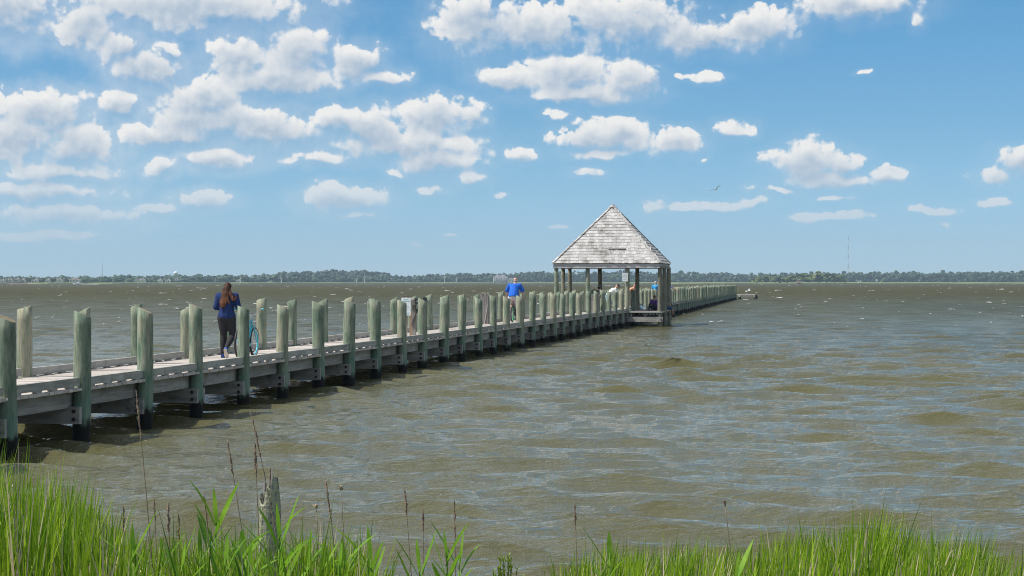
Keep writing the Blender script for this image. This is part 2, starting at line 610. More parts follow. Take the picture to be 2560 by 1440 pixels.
def water_material():
    m, T, b = mat_new('bay_water')
    geo = T.node('ShaderNodeNewGeometry').outputs['Position']
    x, y, z = T.sep(geo)
    n = T.noise(T.vmath('MULTIPLY', geo, (0.05, 0.02, 0)), 1.0, 3, 0.5)
    c = T.mix(T.maprange(n, 0.35, 0.65), (0.084, 0.079, 0.031), (0.102, 0.095, 0.039))
    T.l.new(c, b.inputs['Base Color'])
    T.l.new(T.maprange(y, 60.0, 400.0, 0.02, 0.42), b.inputs['Roughness'])
    b.inputs['IOR'].default_value = 1.333
    T.l.new(T.maprange(y, 28.0, 130.0, 0.9, 0.2), b.inputs['Specular IOR Level'])
    h1 = T.noise(T.vmath('MULTIPLY', geo, (4.5, 10.0, 3.0)), 1.0, 4, 0.6, 0.6)
    h2 = T.noise(T.vmath('MULTIPLY', geo, (0.55, 1.3, 0.5)), 1.0, 3, 0.55, 0.3)
    bp = T.node('ShaderNodeBump')
    T.l.new(T.maprange(y, 15.0, 160.0, 1.0, 0.7), bp.inputs['Strength'])
    bp.inputs['Distance'].default_value = 0.050
    T.l.new(h1, bp.inputs['Height'])
    bp2 = T.node('ShaderNodeBump')
    T.l.new(T.maprange(y, 90.0, 300.0, 0.0, 0.9), bp2.inputs['Strength'])
    bp2.inputs['Distance'].default_value = 0.35
    T.l.new(h2, bp2.inputs['Height'])
    T.l.new(bp.outputs[0], bp2.inputs['Normal'])
    T.l.new(bp2.outputs[0], b.inputs['Normal'])
    # far off, single wave faces are too small to build: their body colour, darkened to imitate oblique light, is mixed in
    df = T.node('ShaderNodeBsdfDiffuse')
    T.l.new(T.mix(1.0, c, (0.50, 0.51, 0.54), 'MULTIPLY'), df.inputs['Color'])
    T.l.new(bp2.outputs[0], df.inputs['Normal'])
    mxs = T.node('ShaderNodeMixShader')
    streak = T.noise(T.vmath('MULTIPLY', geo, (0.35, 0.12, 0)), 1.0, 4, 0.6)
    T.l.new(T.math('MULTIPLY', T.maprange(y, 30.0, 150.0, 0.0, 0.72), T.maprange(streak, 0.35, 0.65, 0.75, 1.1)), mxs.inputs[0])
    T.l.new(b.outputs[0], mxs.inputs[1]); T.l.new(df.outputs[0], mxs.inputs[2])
    T.l.new(mxs.outputs[0], T.n['Material Output'].inputs['Surface'])
    return m


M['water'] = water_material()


def foliage(name, a, bcol, scale=0.25, trans=0.0, attr=True):
    m, T, b = mat_new(name)
    if attr:
        t = T.node('ShaderNodeAttribute'); t.attribute_name = 'tint'
        f = t.outputs['Fac']
    else:
        f = T.noise(T.node('ShaderNodeNewGeometry').outputs['Position'], scale, 4, 0.6)
        f = T.maprange(f, 0.3, 0.7)
    c = T.mix(f, a, bcol)
    T.l.new(c, b.inputs['Base Color'])
    b.inputs['Roughness'].default_value = 0.55
    b.inputs['Specular IOR Level'].default_value = 0.3
    if trans:
        tr = T.node('ShaderNodeBsdfTranslucent')
        T.l.new(c, tr.inputs['Color'])
        mxs = T.node('ShaderNodeMixShader')
        mxs.inputs[0].default_value = trans
        T.l.new(b.outputs[0], mxs.inputs[1]); T.l.new(tr.outputs[0], mxs.inputs[2])
        T.l.new(mxs.outputs[0], T.n['Material Output'].inputs['Surface'])
    return m


M['grass'] = foliage('marsh_grass', (0.070, 0.185, 0.007), (0.44, 0.61, 0.034), trans=0.45)
M['dry'] = foliage('dry_blade', (0.42, 0.35, 0.22), (0.60, 0.52, 0.36), trans=0.2)
M['reed_leaf'] = foliage('reed_leaf', (0.10, 0.26, 0.015), (0.30, 0.50, 0.05), scale=6.0, trans=0.45, attr=False)
M['goldenrod'] = foliage('shrub_leaf', (0.14, 0.26, 0.02), (0.34, 0.46, 0.05), scale=30.0, trans=0.3, attr=False)
M['stalk'] = plain('dry_stalk', (0.21, 0.165, 0.115), 0.8, vary=0.3, scale=40)
M['seed'] = plain('seed_head', (0.235, 0.165, 0.12), 0.95, vary=0.45, scale=60)
M['far_tree'] = foliage('far_foliage', (0.012, 0.032, 0.018), (0.046, 0.088, 0.038))
M['hill_tree'] = foliage('hill_foliage', (0.008, 0.020, 0.012), (0.026, 0.052, 0.026))
M['isle_tree'] = foliage('island_foliage', (0.032, 0.055, 0.014), (0.13, 0.165, 0.042))
M['marsh'] = plain('marsh_edge', (0.19, 0.23, 0.075), 0.9, vary=0.35, scale=0.02)
M['land'] = plain('far_land', (0.06, 0.085, 0.035), 0.9, vary=0.25, scale=0.02)
M['soil'] = plain('bank_mud', (0.075, 0.062, 0.042), 0.9, vary=0.4, scale=3.0, bump=0.6)
M['foam'] = plain('foam', (0.60, 0.60, 0.58), 0.8, vary=0.08)
M['white'] = plain('white_paint', (0.76, 0.76, 0.75), 0.5, vary=0.04)
M['offwhite'] = plain('pale_siding', (0.60, 0.585, 0.56), 0.7, vary=0.08, scale=0.6)
M['roof_grey'] = plain('grey_roofing', (0.20, 0.19, 0.195), 0.85, vary=0.15, scale=0.7)
M['roof_brown'] = plain('brown_roofing', (0.22, 0.17, 0.15), 0.85, vary=0.15, scale=0.7)
M['glass'] = plain('window_glass', (0.03, 0.04, 0.05), 0.08, vary=0.05)
M['steel'] = plain('galvanised_steel', (0.45, 0.46, 0.47), 0.4, 0.7)
M['red_metal'] = plain('red_mast_paint', (0.35, 0.06, 0.04), 0.5)
M['black'] = plain('black_rubber', (0.018, 0.018, 0.019), 0.6)
M['chrome'] = plain('chrome', (0.65, 0.65, 0.66), 0.2, 0.9, vary=0.03)
M['turq'] = plain('turquoise_paint', (0.06, 0.46, 0.56), 0.35, vary=0.05)
M['turq_soft'] = plain('turquoise_vinyl', (0.09, 0.55, 0.62), 0.6, vary=0.06)
M['green_rim'] = plain('green_rim_paint', (0.03, 0.50, 0.16), 0.4, vary=0.05)
M['red_lens'] = plain('red_reflector', (0.55, 0.05, 0.05), 0.3)
M['skin'] = plain('skin', (0.56, 0.33, 0.235), 0.55, vary=0.08)
M['skin_tan'] = plain('tanned_skin', (0.50, 0.245, 0.145), 0.55, vary=0.08)
M['hair_brown'] = None
M['sweater'] = plain('navy_knit', (0.008, 0.028, 0.125), 0.9, vary=0.25, scale=30, bump=0.5)
M['leggings'] = plain('black_leggings', (0.020, 0.018, 0.022), 0.85, vary=0.2)
M['shoe_blue'] = plain('blue_trainer', (0.02, 0.085, 0.33), 0.7)
M['sole'] = plain('pale_sole', (0.60, 0.53, 0.46), 0.8)
M['polo'] = plain('royal_blue_polo', (0.006, 0.115, 0.56), 0.85, vary=0.1, scale=8, bump=0.3)
M['shorts_grey'] = plain('pale_shorts', (0.56, 0.54, 0.56), 0.85)
M['cap_red'] = plain('red_cap', (0.50, 0.03, 0.04), 0.8)
M['plaid'] = plain('checked_shorts', (0.36, 0.33, 0.27), 0.9, vary=0.6, scale=16)
M['tee_blue'] = plain('bright_blue_tee', (0.03, 0.30, 0.62), 0.85)
M['lilac'] = plain('lilac_top', (0.40, 0.34, 0.62), 0.85)
M['purple'] = plain('purple_top', (0.13, 0.045, 0.26), 0.9, vary=0.3, scale=20)
M['dark_cloth'] = plain('dark_cloth', (0.022, 0.024, 0.035), 0.9)
M['denim'] = plain('blue_denim', (0.035, 0.085, 0.20), 0.9)
M['light_blue'] = plain('light_blue_cloth', (0.30, 0.55, 0.72), 0.8)
M['hair_red'] = plain('red_hair', (0.17, 0.035, 0.015), 0.6)
M['hair_dark'] = plain('dark_hair', (0.02, 0.015, 0.012), 0.6)
M['hair_grey'] = plain('grey_hair', (0.45, 0.42, 0.40), 0.7)
M['sign_white'] = plain('sign_white', (0.70, 0.74, 0.76), 0.4, vary=0.03)
M['sign_green'] = plain('sign_lettering', (0.30, 0.52, 0.47), 0.5)
M['sign_grey'] = plain('sign_lettering_grey', (0.42, 0.46, 0.50), 0.5)
def lichen_material():
    m, T, b = mat_new('lichen_post')
    tc_ = T.node('ShaderNodeTexCoord').outputs['Object']
    g = T.noise(T.vmath('MULTIPLY', tc_, (40, 40, 4)), 1.0, 6, 0.7)
    li = T.noise(tc_, 48.0, 5, 0.7)
    c = T.mix(T.maprange(g, 0.35, 0.6), (0.06, 0.055, 0.05), (0.40, 0.39, 0.37))
    c = T.mix(T.maprange(li, 0.44, 0.56, 0.0, 0.9), c, (0.46, 0.47, 0.28))
    T.l.new(c, b.inputs['Base Color'])
    b.inputs['Roughness'].default_value = 0.95
    bp = T.node('ShaderNodeBump'); bp.inputs['Strength'].default_value = 1.0; bp.inputs['Distance'].default_value = 0.012
    T.l.new(T.math('ADD', g, li), bp.inputs['Height']); T.l.new(bp.outputs[0], b.inputs['Normal'])
    return m


M['lichen'] = lichen_material()


def hair_material():
    m, T, b = mat_new('long_brown_hair')
    tc_ = T.node('ShaderNodeTexCoord').outputs['Object']
    g = T.noise(T.vmath('MULTIPLY', tc_, (60, 60, 5)), 1.0, 4, 0.6)
    z = T.sep(tc_)[2]
    c = T.mix(T.maprange(g, 0.3, 0.7), (0.022, 0.010, 0.007), (0.085, 0.032, 0.016))
    c2 = T.mix(T.maprange(g, 0.3, 0.7), (0.075, 0.028, 0.012), (0.22, 0.085, 0.032))
    T.l.new(T.mix(T.maprange(z, 1.12, 1.45, 1.0, 0.0), c, c2), b.inputs['Base Color'])
    b.inputs['Roughness'].default_value = 0.6
    b.inputs['Specular IOR Level'].default_value = 0.25
    return m


M['hair_brown'] = hair_material()

# ------------------------------------------------------------------ the setting: water, land, far shore
def shore_Y(px):
    """distance of the far shore by photo column"""
    return float(np.interp(px, [-900, 0, 300, 700, 1000, 1300, 3500], [1750, 1850, 2000, 2350, 2700, 2900, 2950]))


def far_pt(px, up, dY=0.0):
    """a point above the far shore line, up = photo pixels above its waterline"""
    Y = shore_Y(px) + dY
    return Vector(((px - 1280) * Y / F, Y, up * Y / F))


def make_water():
    rows = [8.0]
    while rows[-1] < 3600:
        y = rows[-1]
        if y < 70: d = 0.046 * (y / 12.0) ** 1.0
        elif y < 260: d = 0.26 * (y / 70.0) ** 1.2
        else: d = 1.55 * (y / 260.0) ** 1.9
        rows.append(y + d)
    rows = np.array(rows)
    u = np.linspace(-0.42, 0.42, 520)
    Y, U = np.meshgrid(rows, u, indexing='ij')
    X = U * Y
    Z = np.zeros_like(X)
    DX = np.zeros_like(X); DY = np.zeros_like(X)
    dyr = np.gradient(rows)[:, None]
    dxr = (Y * (u[1] - u[0]))
    n = 130
    lam = np.exp(nrng.uniform(np.log(0.24), np.log(2.6), n))
    ang = R(-96) + nrng.normal(0, 0.42, n)
    for i in range(n):
        L = lam[i]
        k = 2 * PI / L
        kx, ky = k * math.cos(ang[i]), k * math.sin(ang[i])
        s = 0.034 * (min(1.0, 1.6 / L) ** 1.1) * (1.12 if L > 0.7 else 0.72)
        A = s / k * nrng.uniform(0.5, 1.5)
        # drop waves the grid cannot carry
        w = np.clip((L / (2.6 * dyr) - 1.0), 0, 1) * np.clip((L / (2.6 * dxr) - 0.6), 0, 1)
        ph = kx * X + ky * Y + nrng.uniform(0, 2 * PI)
        Z += A * w * np.cos(ph)
        q = 1.15
        DX -= q * A * w * math.cos(ang[i]) * np.sin(ph)
        DY -= q * A * w * math.sin(ang[i]) * np.sin(ph)
    # larger slow gusts: amplitude patches
    gust = 0.80 + 0.36 * np.sin(X * 0.21 + 1.3 * np.sin(Y * 0.05)) * np.sin(Y * 0.13 + 0.7) + 0.12 * np.sin(X * 0.05 + Y * 0.031)
    Z *= gust
    V = np.stack([X + DX * gust, Y + DY * gust, Z], -1).reshape(-1, 3)
    nr, nc = X.shape
    idx = np.arange(nr * nc).reshape(nr, nc)
    Q = np.stack([idx[:-1, :-1], idx[:-1, 1:], idx[1:, 1:], idx[1:, :-1]], -1).reshape(-1, 4)
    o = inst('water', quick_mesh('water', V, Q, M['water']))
    tag(o, kind='structure')
    return o


make_water()

# far-off water to either side and behind the shore strip is closed by one flat sheet just below
sheet = MB()
sheet.add([(-9000, -400, -0.45), (9000, -400, -0.45), (9000, 9000, -0.45), (-9000, 9000, -0.45)], [(0, 1, 2, 3)])
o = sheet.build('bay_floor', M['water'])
tag(o, kind='structure')


def make_bank():
    """low muddy bank under the camera, ragged edge towards the water"""
    xs = np.linspace(-9, 9, 120)
    ys = np.linspace(-6, 15.0, 90)
    X, Y = np.meshgrid(xs, ys, indexing='ij')
    edge = 12.6 + 0.45 * np.sin(X * 1.3) + 0.25 * np.sin(X * 3.1 + 1) + np.where(X < -2.2, 0.9, 0) - np.where((X > -0.9) & (X < 0.25), 1.5, 0)
    t = np.clip((edge - Y) / 1.4, -1.2, 1)
    Z = np.where(t > 0, 0.03 + 0.22 * np.clip(t, 0, 1) ** 0.7, 0.03 + 0.30 * t)
    Z += 0.02 * np.sin(X * 7 + Y * 5) + 0.015 * np.sin(X * 13 - Y * 9)
    Z += np.clip((6 - Y), 0, 9) * 0.04
    V = np.stack([X, Y, Z], -1).reshape(-1, 3)
    idx = np.arange(X.size).reshape(X.shape)
    Q = np.stack([idx[:-1, :-1], idx[1:, :-1], idx[1:, 1:], idx[:-1, 1:]], -1).reshape(-1, 4)
    o = inst('ground', quick_mesh('ground', V, Q, M['soil']))
    tag(o, kind='structure')


make_bank()


def ribbon(name, mat, pxs, y_near, depth, z_near, z_far, rough=0.0):
    """strip of land along the far shore"""
    V = []; Q = []
    for px in pxs:
        Y0 = shore_Y(px) + y_near + rough * math.sin(px * 0.037) * 12
        for k, (t, z) in enumerate(((0, -0.4), (0.02, z_near), (1.0, z_far))):
            Y = Y0 + depth * t
            V.append(((px - 1280) * Y / F, Y, z))
    n = len(pxs)
    for i in range(n - 1):
        for k in range(2):
            Q.append((i * 3 + k, i * 3 + 3 + k, i * 3 + 4 + k, i * 3 + 1 + k))
    o = inst(name, quick_mesh(name, np.array(V), np.array(Q), mat, False))
    tag(o, kind='structure')


PXS = list(range(-1200, 3900, 20))
ribbon('marsh_shore', M['marsh'], PXS, -26, 60, 0.9, 1.5, 1.0)
ribbon('far_land', M['land'], PXS, 30, 900, 1.4, 3.0)


# profile of the tree tops above the waterline, in photo pixels
TP_X = [-1200, 0, 100, 250, 300, 340, 440, 560, 620, 700, 770, 1000, 1060, 1140, 1280, 1360, 1480, 1600, 1700, 1900, 2130, 2200, 2400, 2560, 3900]
TP_Y = [20, 19, 17, 18, 22, 20, 22, 23, 22, 24, 25, 20, 21, 25, 27, 29, 31, 29, 28, 25, 28, 29, 30, 31, 30]


def canopy_cloud(centres, radii, sub=1, jit=0.22):
    """many clumps of leaves -> one triangle soup with a tint per clump"""
    V0, F0 = ico(sub)
    F0 = np.array(F0)
    n = len(centres); k = len(V0)
    C = np.array(centres); Rr = np.array(radii)
    jitter = 1.0 + nrng.uniform(-jit, jit, (n, k, 1))
    V = C[:, None, :] + V0[None] * Rr[:, None, :] * jitter
    Fq = (F0[None] + (np.arange(n) * k)[:, None, None]).reshape(-1, 3)
    tint = np.repeat(nrng.uniform(0, 1, n), k)
    return V.reshape(-1, 3), Fq, tint


def leafy(name, centres, radii, mat, sub=1, jit=0.25, parent=None):
    V, Fq, t = canopy_cloud(centres, radii, sub, jit)
    me = quick_mesh(name, V, Fq, mat, False)
    a = me.attributes.new('tint', 'FLOAT', 'POINT')
    a.data.foreach_set('value', t.astype(np.float32))
    return inst(name, me, parent)


def wood_band(name, dY0, rows, px0, px1, step, scale, top_extra=0.0, profile=None, mat='far_tree'):
    C = []; Rr = []
    for r in range(rows):
        px = px0 + rnd.uniform(0, step)
        while px < px1:
            if profile:
                up = profile(px)
                if up <= 0:
                    px += step; continue
            else:
                up = float(np.interp(px, TP_X, TP_Y)) + top_extra
            Y = shore_Y(px) + dY0 + r * 22 + rnd.uniform(-8, 8)
            top = up * (0.80 + 0.08 * r + rnd.uniform(-0.13, 0.12)) * Y / F
            cx = (px - 1280) * Y / F
            wdt = rnd.uniform(2.0, 4.6) * scale
            nn = rnd.choice((6, 7, 8))
            for j in range(nn):
                hz = top - wdt * rnd.uniform(0.35, 1.0) - (top * 0.9) * (j / nn) * rnd.uniform(0.7, 1.1)
                rr = wdt * rnd.uniform(0.5, 1.0) * (1.0 + 0.35 * j / nn)
                C.append((cx + rnd.uniform(-1, 1) * wdt * 1.0, Y + rnd.uniform(-1, 1) * wdt, max(hz, 1.2)))
                Rr.append((rr * rnd.uniform(0.9, 1.3), rr, rr * rnd.uniform(0.7, 1.05)))
            px += step * rnd.uniform(0.6, 1.5)
    o = leafy(name, C, Rr, M[mat])
    return o


wb = wood_band('far_wood', 42, 3, -700, 3300, 7.5, 1.1)
tag(wb, 'long dark green wood along the far shore of the bay', 'wood', kind='stuff')


def hill(px):
    return float(np.interp(px, [600, 700, 820, 900, 945, 975, 990], [0, 27, 32, 33, 31, 26, 0]))


wb = wood_band('hill_wood', 260, 3, 600, 990, 5, 1.3, profile=hill, mat='hill_tree')
tag(wb, 'darker rise of pines standing up behind the far wood', 'wood', kind='stuff')


# ---- the small wooded island with its marsh skirt
def isle_Y(px): return 2050.0


isl = MB()
ring_lo = []; ring_hi = []
for i in range(40):
    t = i / 40 * 2 * PI
    px = 1990 + 330 * math.cos(t) * (1.0 if math.cos(t) < 0 else 2.2)
    Y = 2050 + 26 * math.sin(t)
    ring_lo.append(((px - 1280) * Y / F, Y, -0.3))
    ring_hi.append((((px - 1990) * 0.985 + 1990 - 1280) * Y / F, Y, 0.75 + 0.2 * math.sin(i * 3.1)))
isl.loft([ring_lo, ring_hi])
o = isl.build('marsh_island', M['marsh'])
tag(o, kind='structure')


def isle_tree(px, h_px, w_px, label, dy=0.0, mat='isle_tree'):
    Y = 2050.0 + dy
    base = Vector(((px - 1280) * Y / F, Y, 0.6))
    hgt = h_px * 1.12 * Y / F; wid = w_px * 1.15 * Y / F
    t = empty('island_tree', base)
    tag(t, label, 'tree', 'trees on the small island')
    tb = MB().path([(0, 0, -0.2), (wid * 0.04, 0, hgt * 0.35), (-wid * 0.03, 0, hgt * 0.72)], [hgt * 0.045, hgt * 0.035, hgt * 0.015], 6)
    for s_ in (-1, 1):
        tb.path([(0, 0, hgt * 0.3), (s_ * wid * 0.2, 0.2, hgt * 0.55), (s_ * wid * 0.34, 0.3, hgt * 0.68)], [hgt * 0.025, hgt * 0.018, hgt * 0.008], 5)
    tb.build('trunk', M['grey_wood'], t)
    C = []; Rr = []
    for _ in range(26):
        a_ = rnd.uniform(0, 2 * PI); rr = math.sqrt(rnd.random())
        x_ = math.cos(a_) * rr * wid * 0.5; y_ = math.sin(a_) * rr * wid * 0.4
        zt = hgt * (1 - 0.55 * rr * rr)
        z_ = rnd.uniform(0.30 * hgt, zt)
        s_ = wid * rnd.uniform(0.09, 0.17)
        C.append((x_, y_, min(z_, zt))); Rr.append((s_ * 1.25, s_, s_ * 0.75))
    leafy('crown', C, Rr, M[mat], 1, 0.3, t)
    return t


ISLE = [(1893, 14, 26), (1915, 17, 30), (1938, 19, 34), (1962, 13, 24), (1980, 20, 30), (2000, 22, 38), (2022, 25, 40), (2045, 24, 38), (2066, 23, 36), (2086, 24, 36), (2102, 15, 26)]
WORDS = ['low rounded bush at the thin tip of the wooded island', 'round shrubby tree beside the low bush at the island tip',
         'spreading shrubby tree in the lower clump of the island', 'small low tree in the dip between the two clumps on the island',
         'tree rising where the tall clump of the island starts', 'broad tree directly behind the weathered blind on the island',
         'tallest broad tree in the middle of the island clump', 'wide crowned tree next to the tallest island tree',
         'leafy tree on the far half of the tall island clump', 'last tall tree of the clump before the island falls to marsh',
         'low sloping bush where the island clump meets bare marsh']
for (px, hp, wp), wd in zip(ISLE, WORDS):
    isle_tree(px, hp, wp, wd, rnd.uniform(-9, 9))

# weathered blind at the island's edge
Yb = 2022.0
bl = empty('duck_blind', at(1997, 0, Yb).xy.to_3d() + Vector((0, 0, 0)))
tag(bl, 'small brown weathered blind on posts at the island edge', 'blind')
s_ = Yb / F
MB().box((0, 0, 6.5 * s_), (11 * s_, 5, 7 * s_), taper=0.72).build('cabin', M['brown_wood'], bl)
for a_ in (-4, 4):
    for b_ in (-2, 2):
        MB().path([(a_ * s_, b_, -1), (a_ * s_, b_, 3.4 * s_)], 0.22, 6).build('leg', M['brown_wood'], bl)
MB().box((0, 0, 10.4 * s_), (9.2 * s_, 4.6, 0.9 * s_), taper=0.5).build('roof', M['grey_wood'], bl)


# ---- houses on the far shore
def house(name, px, up, w_px, h_px, label, roof='roof_grey', wall='offwhite', dY=22, gables=1, wing=None, group='houses along the far shore', porch=False):
    Y = shore_Y(px) + dY
    k = Y / F
    w, hh = w_px * k, h_px * k
    dep = max(8.0, w * 0.55)
    e = empty(name, ((px - 1280) * k, Y, max(0.9, up * k)))
    tag(e, label, 'house', group)
    rise = hh * 0.36
    wall_h = hh - rise
    MB().box((0, 0, wall_h / 2), (w, dep, wall_h)).build('wall', M[wall], e)
    rf = MB()
    ov = 0.5
    rf.add([(-w / 2 - ov, -dep / 2 - ov, wall_h), (w / 2 + ov, -dep / 2 - ov, wall_h), (w / 2 + ov, dep / 2 + ov, wall_h), (-w / 2 - ov, dep / 2 + ov, wall_h),
            (-w / 2 * 0.6, 0, hh), (w / 2 * 0.6, 0, hh)], [(3, 2, 1, 0), (0, 1, 5, 4), (2, 3, 4, 5), (1, 2, 5), (3, 0, 4)])
    r = rf.build('roof', M[roof], e)
    MB().box((w * 0.22, 0.6, hh), (0.9, 0.9, 1.8)).build('chimney', M['offwhite'], r)
    for g in range(gables):
        gx = (-w / 2 + w * (g + 0.5) / gables)
        gw = min(w / gables * 0.62, 7)
        gh = rise * 0.85
        gb = MB()
        y0, y1 = -dep / 2 - 0.9, -dep * 0.05
        gb.add([(gx - gw / 2, y0, wall_h - 0.3), (gx + gw / 2, y0, wall_h - 0.3), (gx, y0, wall_h + gh), (gx - gw / 2, y1, wall_h - 0.3), (gx + gw / 2, y1, wall_h - 0.3), (gx, y1, wall_h + gh)],
               [(0, 1, 2), (5, 4, 3), (0, 2, 5, 3), (1, 4, 5, 2), (0, 3, 4, 1)])
        gb.build('gable', M[wall], e)
        MB().bar((gx - gw * 0.56, -dep / 2 - 0.3, wall_h - 0.35), (gx, -dep / 2 - 0.3, wall_h + gh + 0.25), 1.5, 0.3).build('gable_roof', M[roof], e)
        MB().bar((gx + gw * 0.56, -dep / 2 - 0.3, wall_h - 0.35), (gx, -dep / 2 - 0.3, wall_h + gh + 0.25), 1.5, 0.3).build('gable_roof', M[roof], e)
    nfl = max(1, round(wall_h / 3.0)); ncol = max(2, round(w / 3.6))
    for fl in range(nfl):
        for c_ in range(ncol):
            x_ = -w / 2 + w * (c_ + 0.5) / ncol
            z_ = wall_h * (fl + 0.52) / nfl
            wn = MB().box((x_, -dep / 2 - 0.03, z_), (1.5, 0.12, 1.6)).build('window', M['white'], e)
            MB().box((x_, -dep / 2 - 0.10, z_), (1.2, 0.06, 1.3)).build('pane', M['glass'], wn)
    if porch:
        MB().box((0, -dep / 2 - 1.6, wall_h * 0.36), (w * 0.96, 3.0, 0.3)).build('balcony', M['white'], e)
        for i in range(6):
            MB().box((-w * 0.46 + w * 0.92 * i / 5, -dep / 2 - 2.9, wall_h * 0.18), (0.35, 0.35, wall_h * 0.36)).build('porch_post', M['white'], e)
        MB().box((0, -dep / 2 - 1.6, wall_h * 0.70), (w * 0.9, 2.6, 0.3)).build('balcony', M['white'], e)
    return e


house('shore_house', 5, 3.5, 14, 8, 'pale grey house whose lawn ends at the bare sandy bank', gables=1)
house('shore_house', 24, 4.5, 15, 9, 'white gabled house first in the row above the sandy bank', roof='roof_brown', gables=2)
house('shore_house', 43, 5.5, 13, 9.5, 'tall pale house in the middle of the row above the sandy bank', gables=1)
house('shore_house', 57, 4.5, 12, 8, 'small white house closing the row above the sandy bank', roof='roof_brown')
house('shore_house', 88, 3, 14, 9, 'grey roofed house alone between two dark lawn trees', gables=1)
house('shore_house', 119, 3.5, 13, 8, 'reddish roofed house between lawn trees on the far lawn', roof='roof_brown', gables=1)
house('shore_house', 146, 4, 19, 9.5, 'wide white house with two gables on the far lawn', gables=2)
house('shore_house', 187, 4, 24, 10, 'largest lawn house, directly behind the white motor boat', roof='roof_brown', gables=2)
house('shore_house', 354, 2, 20, 11, 'white house half hidden in trees below the water tower', gables=2)
house('shore_house', 398, 1.5, 15, 10, 'bright white house at the marsh edge below the water tower', wall='white', gables=1)
house('shore_house', 420, 3, 12, 8, 'low white cottage set back beside the bright white house', wall='white')
house('shore_house', 441, 8, 11, 5.5, 'pale roofed house standing high among the pines', wall='white')
house('shore_house', 596, 2.5, 10, 7, 'small grey house beside a thin white pole in the wood', gables=1)
house('shore_lodge', 1251, 0.3, 37, 19, 'big three storey pale lodge with balconies at the marsh edge', dY=-4, gables=3, porch=True, roof='roof_grey')
house('lodge_annex', 1281, 0.3, 20, 12, 'low pale annex beside the big three storey lodge', dY=-2, gables=1)
house('shore_house', 2150, 1.8, 9, 4, 'tiny white boathouse on the marsh below the tall mast', wall='white', dY=8)

# lawn trees in front of the far houses
for px, hp, lb in [(72, 13, 'dark lawn tree between the row of houses and the grey roofed house'), (107, 12, 'dark lawn tree beside the grey roofed house'),
                   (131, 14, 'dark spreading lawn tree beside the wide white house'), (134, 9, 'short dark lawn tree under the spreading one')]:
    Y = shore_Y(px) - 4
    e = empty('lawn_tree', ((px - 1280) * Y / F, Y, 1.0)); k = Y / F
    tag(e, lb, 'tree', 'trees on the far lawn')
    MB().path([(0, 0, -0.3), (0.1, 0, hp * k * 0.7)], [0.35, 0.15], 6).build('trunk', M['grey_wood'], e)
    leafy('crown', [(rnd.uniform(-2, 2), rnd.uniform(-2, 2), hp * k * rnd.uniform(0.45, 0.95)) for _ in range(14)], [(1.3, 1.2, 0.9)] * 14, M['far_tree'], 1, 0.3, e)

# sandy bank below the first row of houses
sb = MB()
Y = shore_Y(40) - 30
pts = []
for px, up in ((15, 0), (15, 2.2), (68, 2.6), (72, 0)):
    pts.append(((px - 1280) * Y / F, Y, up * Y / F))
sb.add(pts + [(p[0], p[1] + 14, p[2] + 0.2) for p in pts], [(0, 3, 2, 1), (1, 2, 6, 5), (0, 1, 5, 4), (2, 3, 7, 6), (4, 5, 6, 7)])
tag(sb.build('sand_bank', plain('far_sand', (0.42, 0.30, 0.22), 0.95)), kind='structure')

# dead white trees in the wood
for px, hp, lb in [(703, 17, 'bare white dead tree at the foot of the pine rise'), (911, 18, 'crooked bare dead tree where two woods meet'), (1111, 19, 'forked bare dead tree short of the big lodge'),
                   (891, 10, 'short bare dead stem standing in the marsh'), (1141, 15, 'thin pale dead stem near the forked dead tree'), (2192, 9, 'short white dead stem near the tiny boathouse')]:
    Y = shore_Y(px) - 3; k = Y / F
    e = empty('dead_tree', ((px - 1280) * k, Y, 0.8))
    tag(e, lb, 'dead tree', 'bare trees on the far shore')
    MB().path([(0, 0, -0.4), (0.5, 0, hp * k * 0.4), (-0.6, 0, hp * k * 0.7), (0.3, 0, hp * k)], [0.5, 0.42, 0.34, 0.15], 6).build('trunk', M['offwhite'], e)
    MB().path([(0.1, 0, hp * k * 0.5), (1.6, 0, hp * k * 0.75), (1.8, 0, hp * k * 0.9)], [0.3, 0.22, 0.1], 5).build('limb', M['offwhite'], e)
    MB().path([(-0.3, 0, hp * k * 0.6), (-1.9, 0, hp * k * 0.82)], [0.26, 0.1], 5).build('limb', M['offwhite'], e)


# water tower, masts
def mast(px, top_py, dist, w, label):
    k = dist / F
    e = empty('radio_mast', ((px - 1280) * k, dist, 2.0))
    tag(e, label, 'mast')
    hh = (HY - top_py) * k + H - 2.0
    nseg = 10
    for i in range(nseg):
        z0, z1 = hh * i / nseg, hh * (i + 1) / nseg
        ww = w * (1 - 0.45 * i / nseg)
        mb = MB()
        for a_ in range(3):
            t = a_ * 2 * PI / 3
            p = (math.cos(t) * ww, math.sin(t) * ww)
            mb.path([(p[0], p[1], z0), (p[0], p[1], z1)], ww * 0.20, 4)
            t2 = (a_ + 1) * 2 * PI / 3
            for q in range(3):
                za, zb = z0 + (z1 - z0) * q / 3, z0 + (z1 - z0) * (q + 1) / 3
                mb.path([(p[0], p[1], za), (math.cos(t2) * ww, math.sin(t2) * ww, zb)], ww * 0.13, 4)
        mb.build('lattice_section', M['steel'] if i % 2 else M['sign_white'], e)
    for fz in (0.24, 0.30):
        mb = MB()
        for a_ in range(3):
            t = a_ * 2 * PI / 3 + 0.5
            mb.box((math.cos(t) * w * 1.5, math.sin(t) * w * 1.5, hh * fz), (w * 0.7, w * 0.7, hh * 0.022))
            mb.path([(math.cos(t) * w * 1.5, math.sin(t) * w * 1.5, hh * fz), (0, 0, hh * fz)], w * 0.12, 4)
        mb.build('antenna', M['white'], e)
    return e


mast(2120.5, 589, 3350, 0.95, 'tall slender white lattice mast beyond the far wood')
mast(255.5, 657, 2700, 0.8, 'shorter grey lattice mast behind the far shore houses')

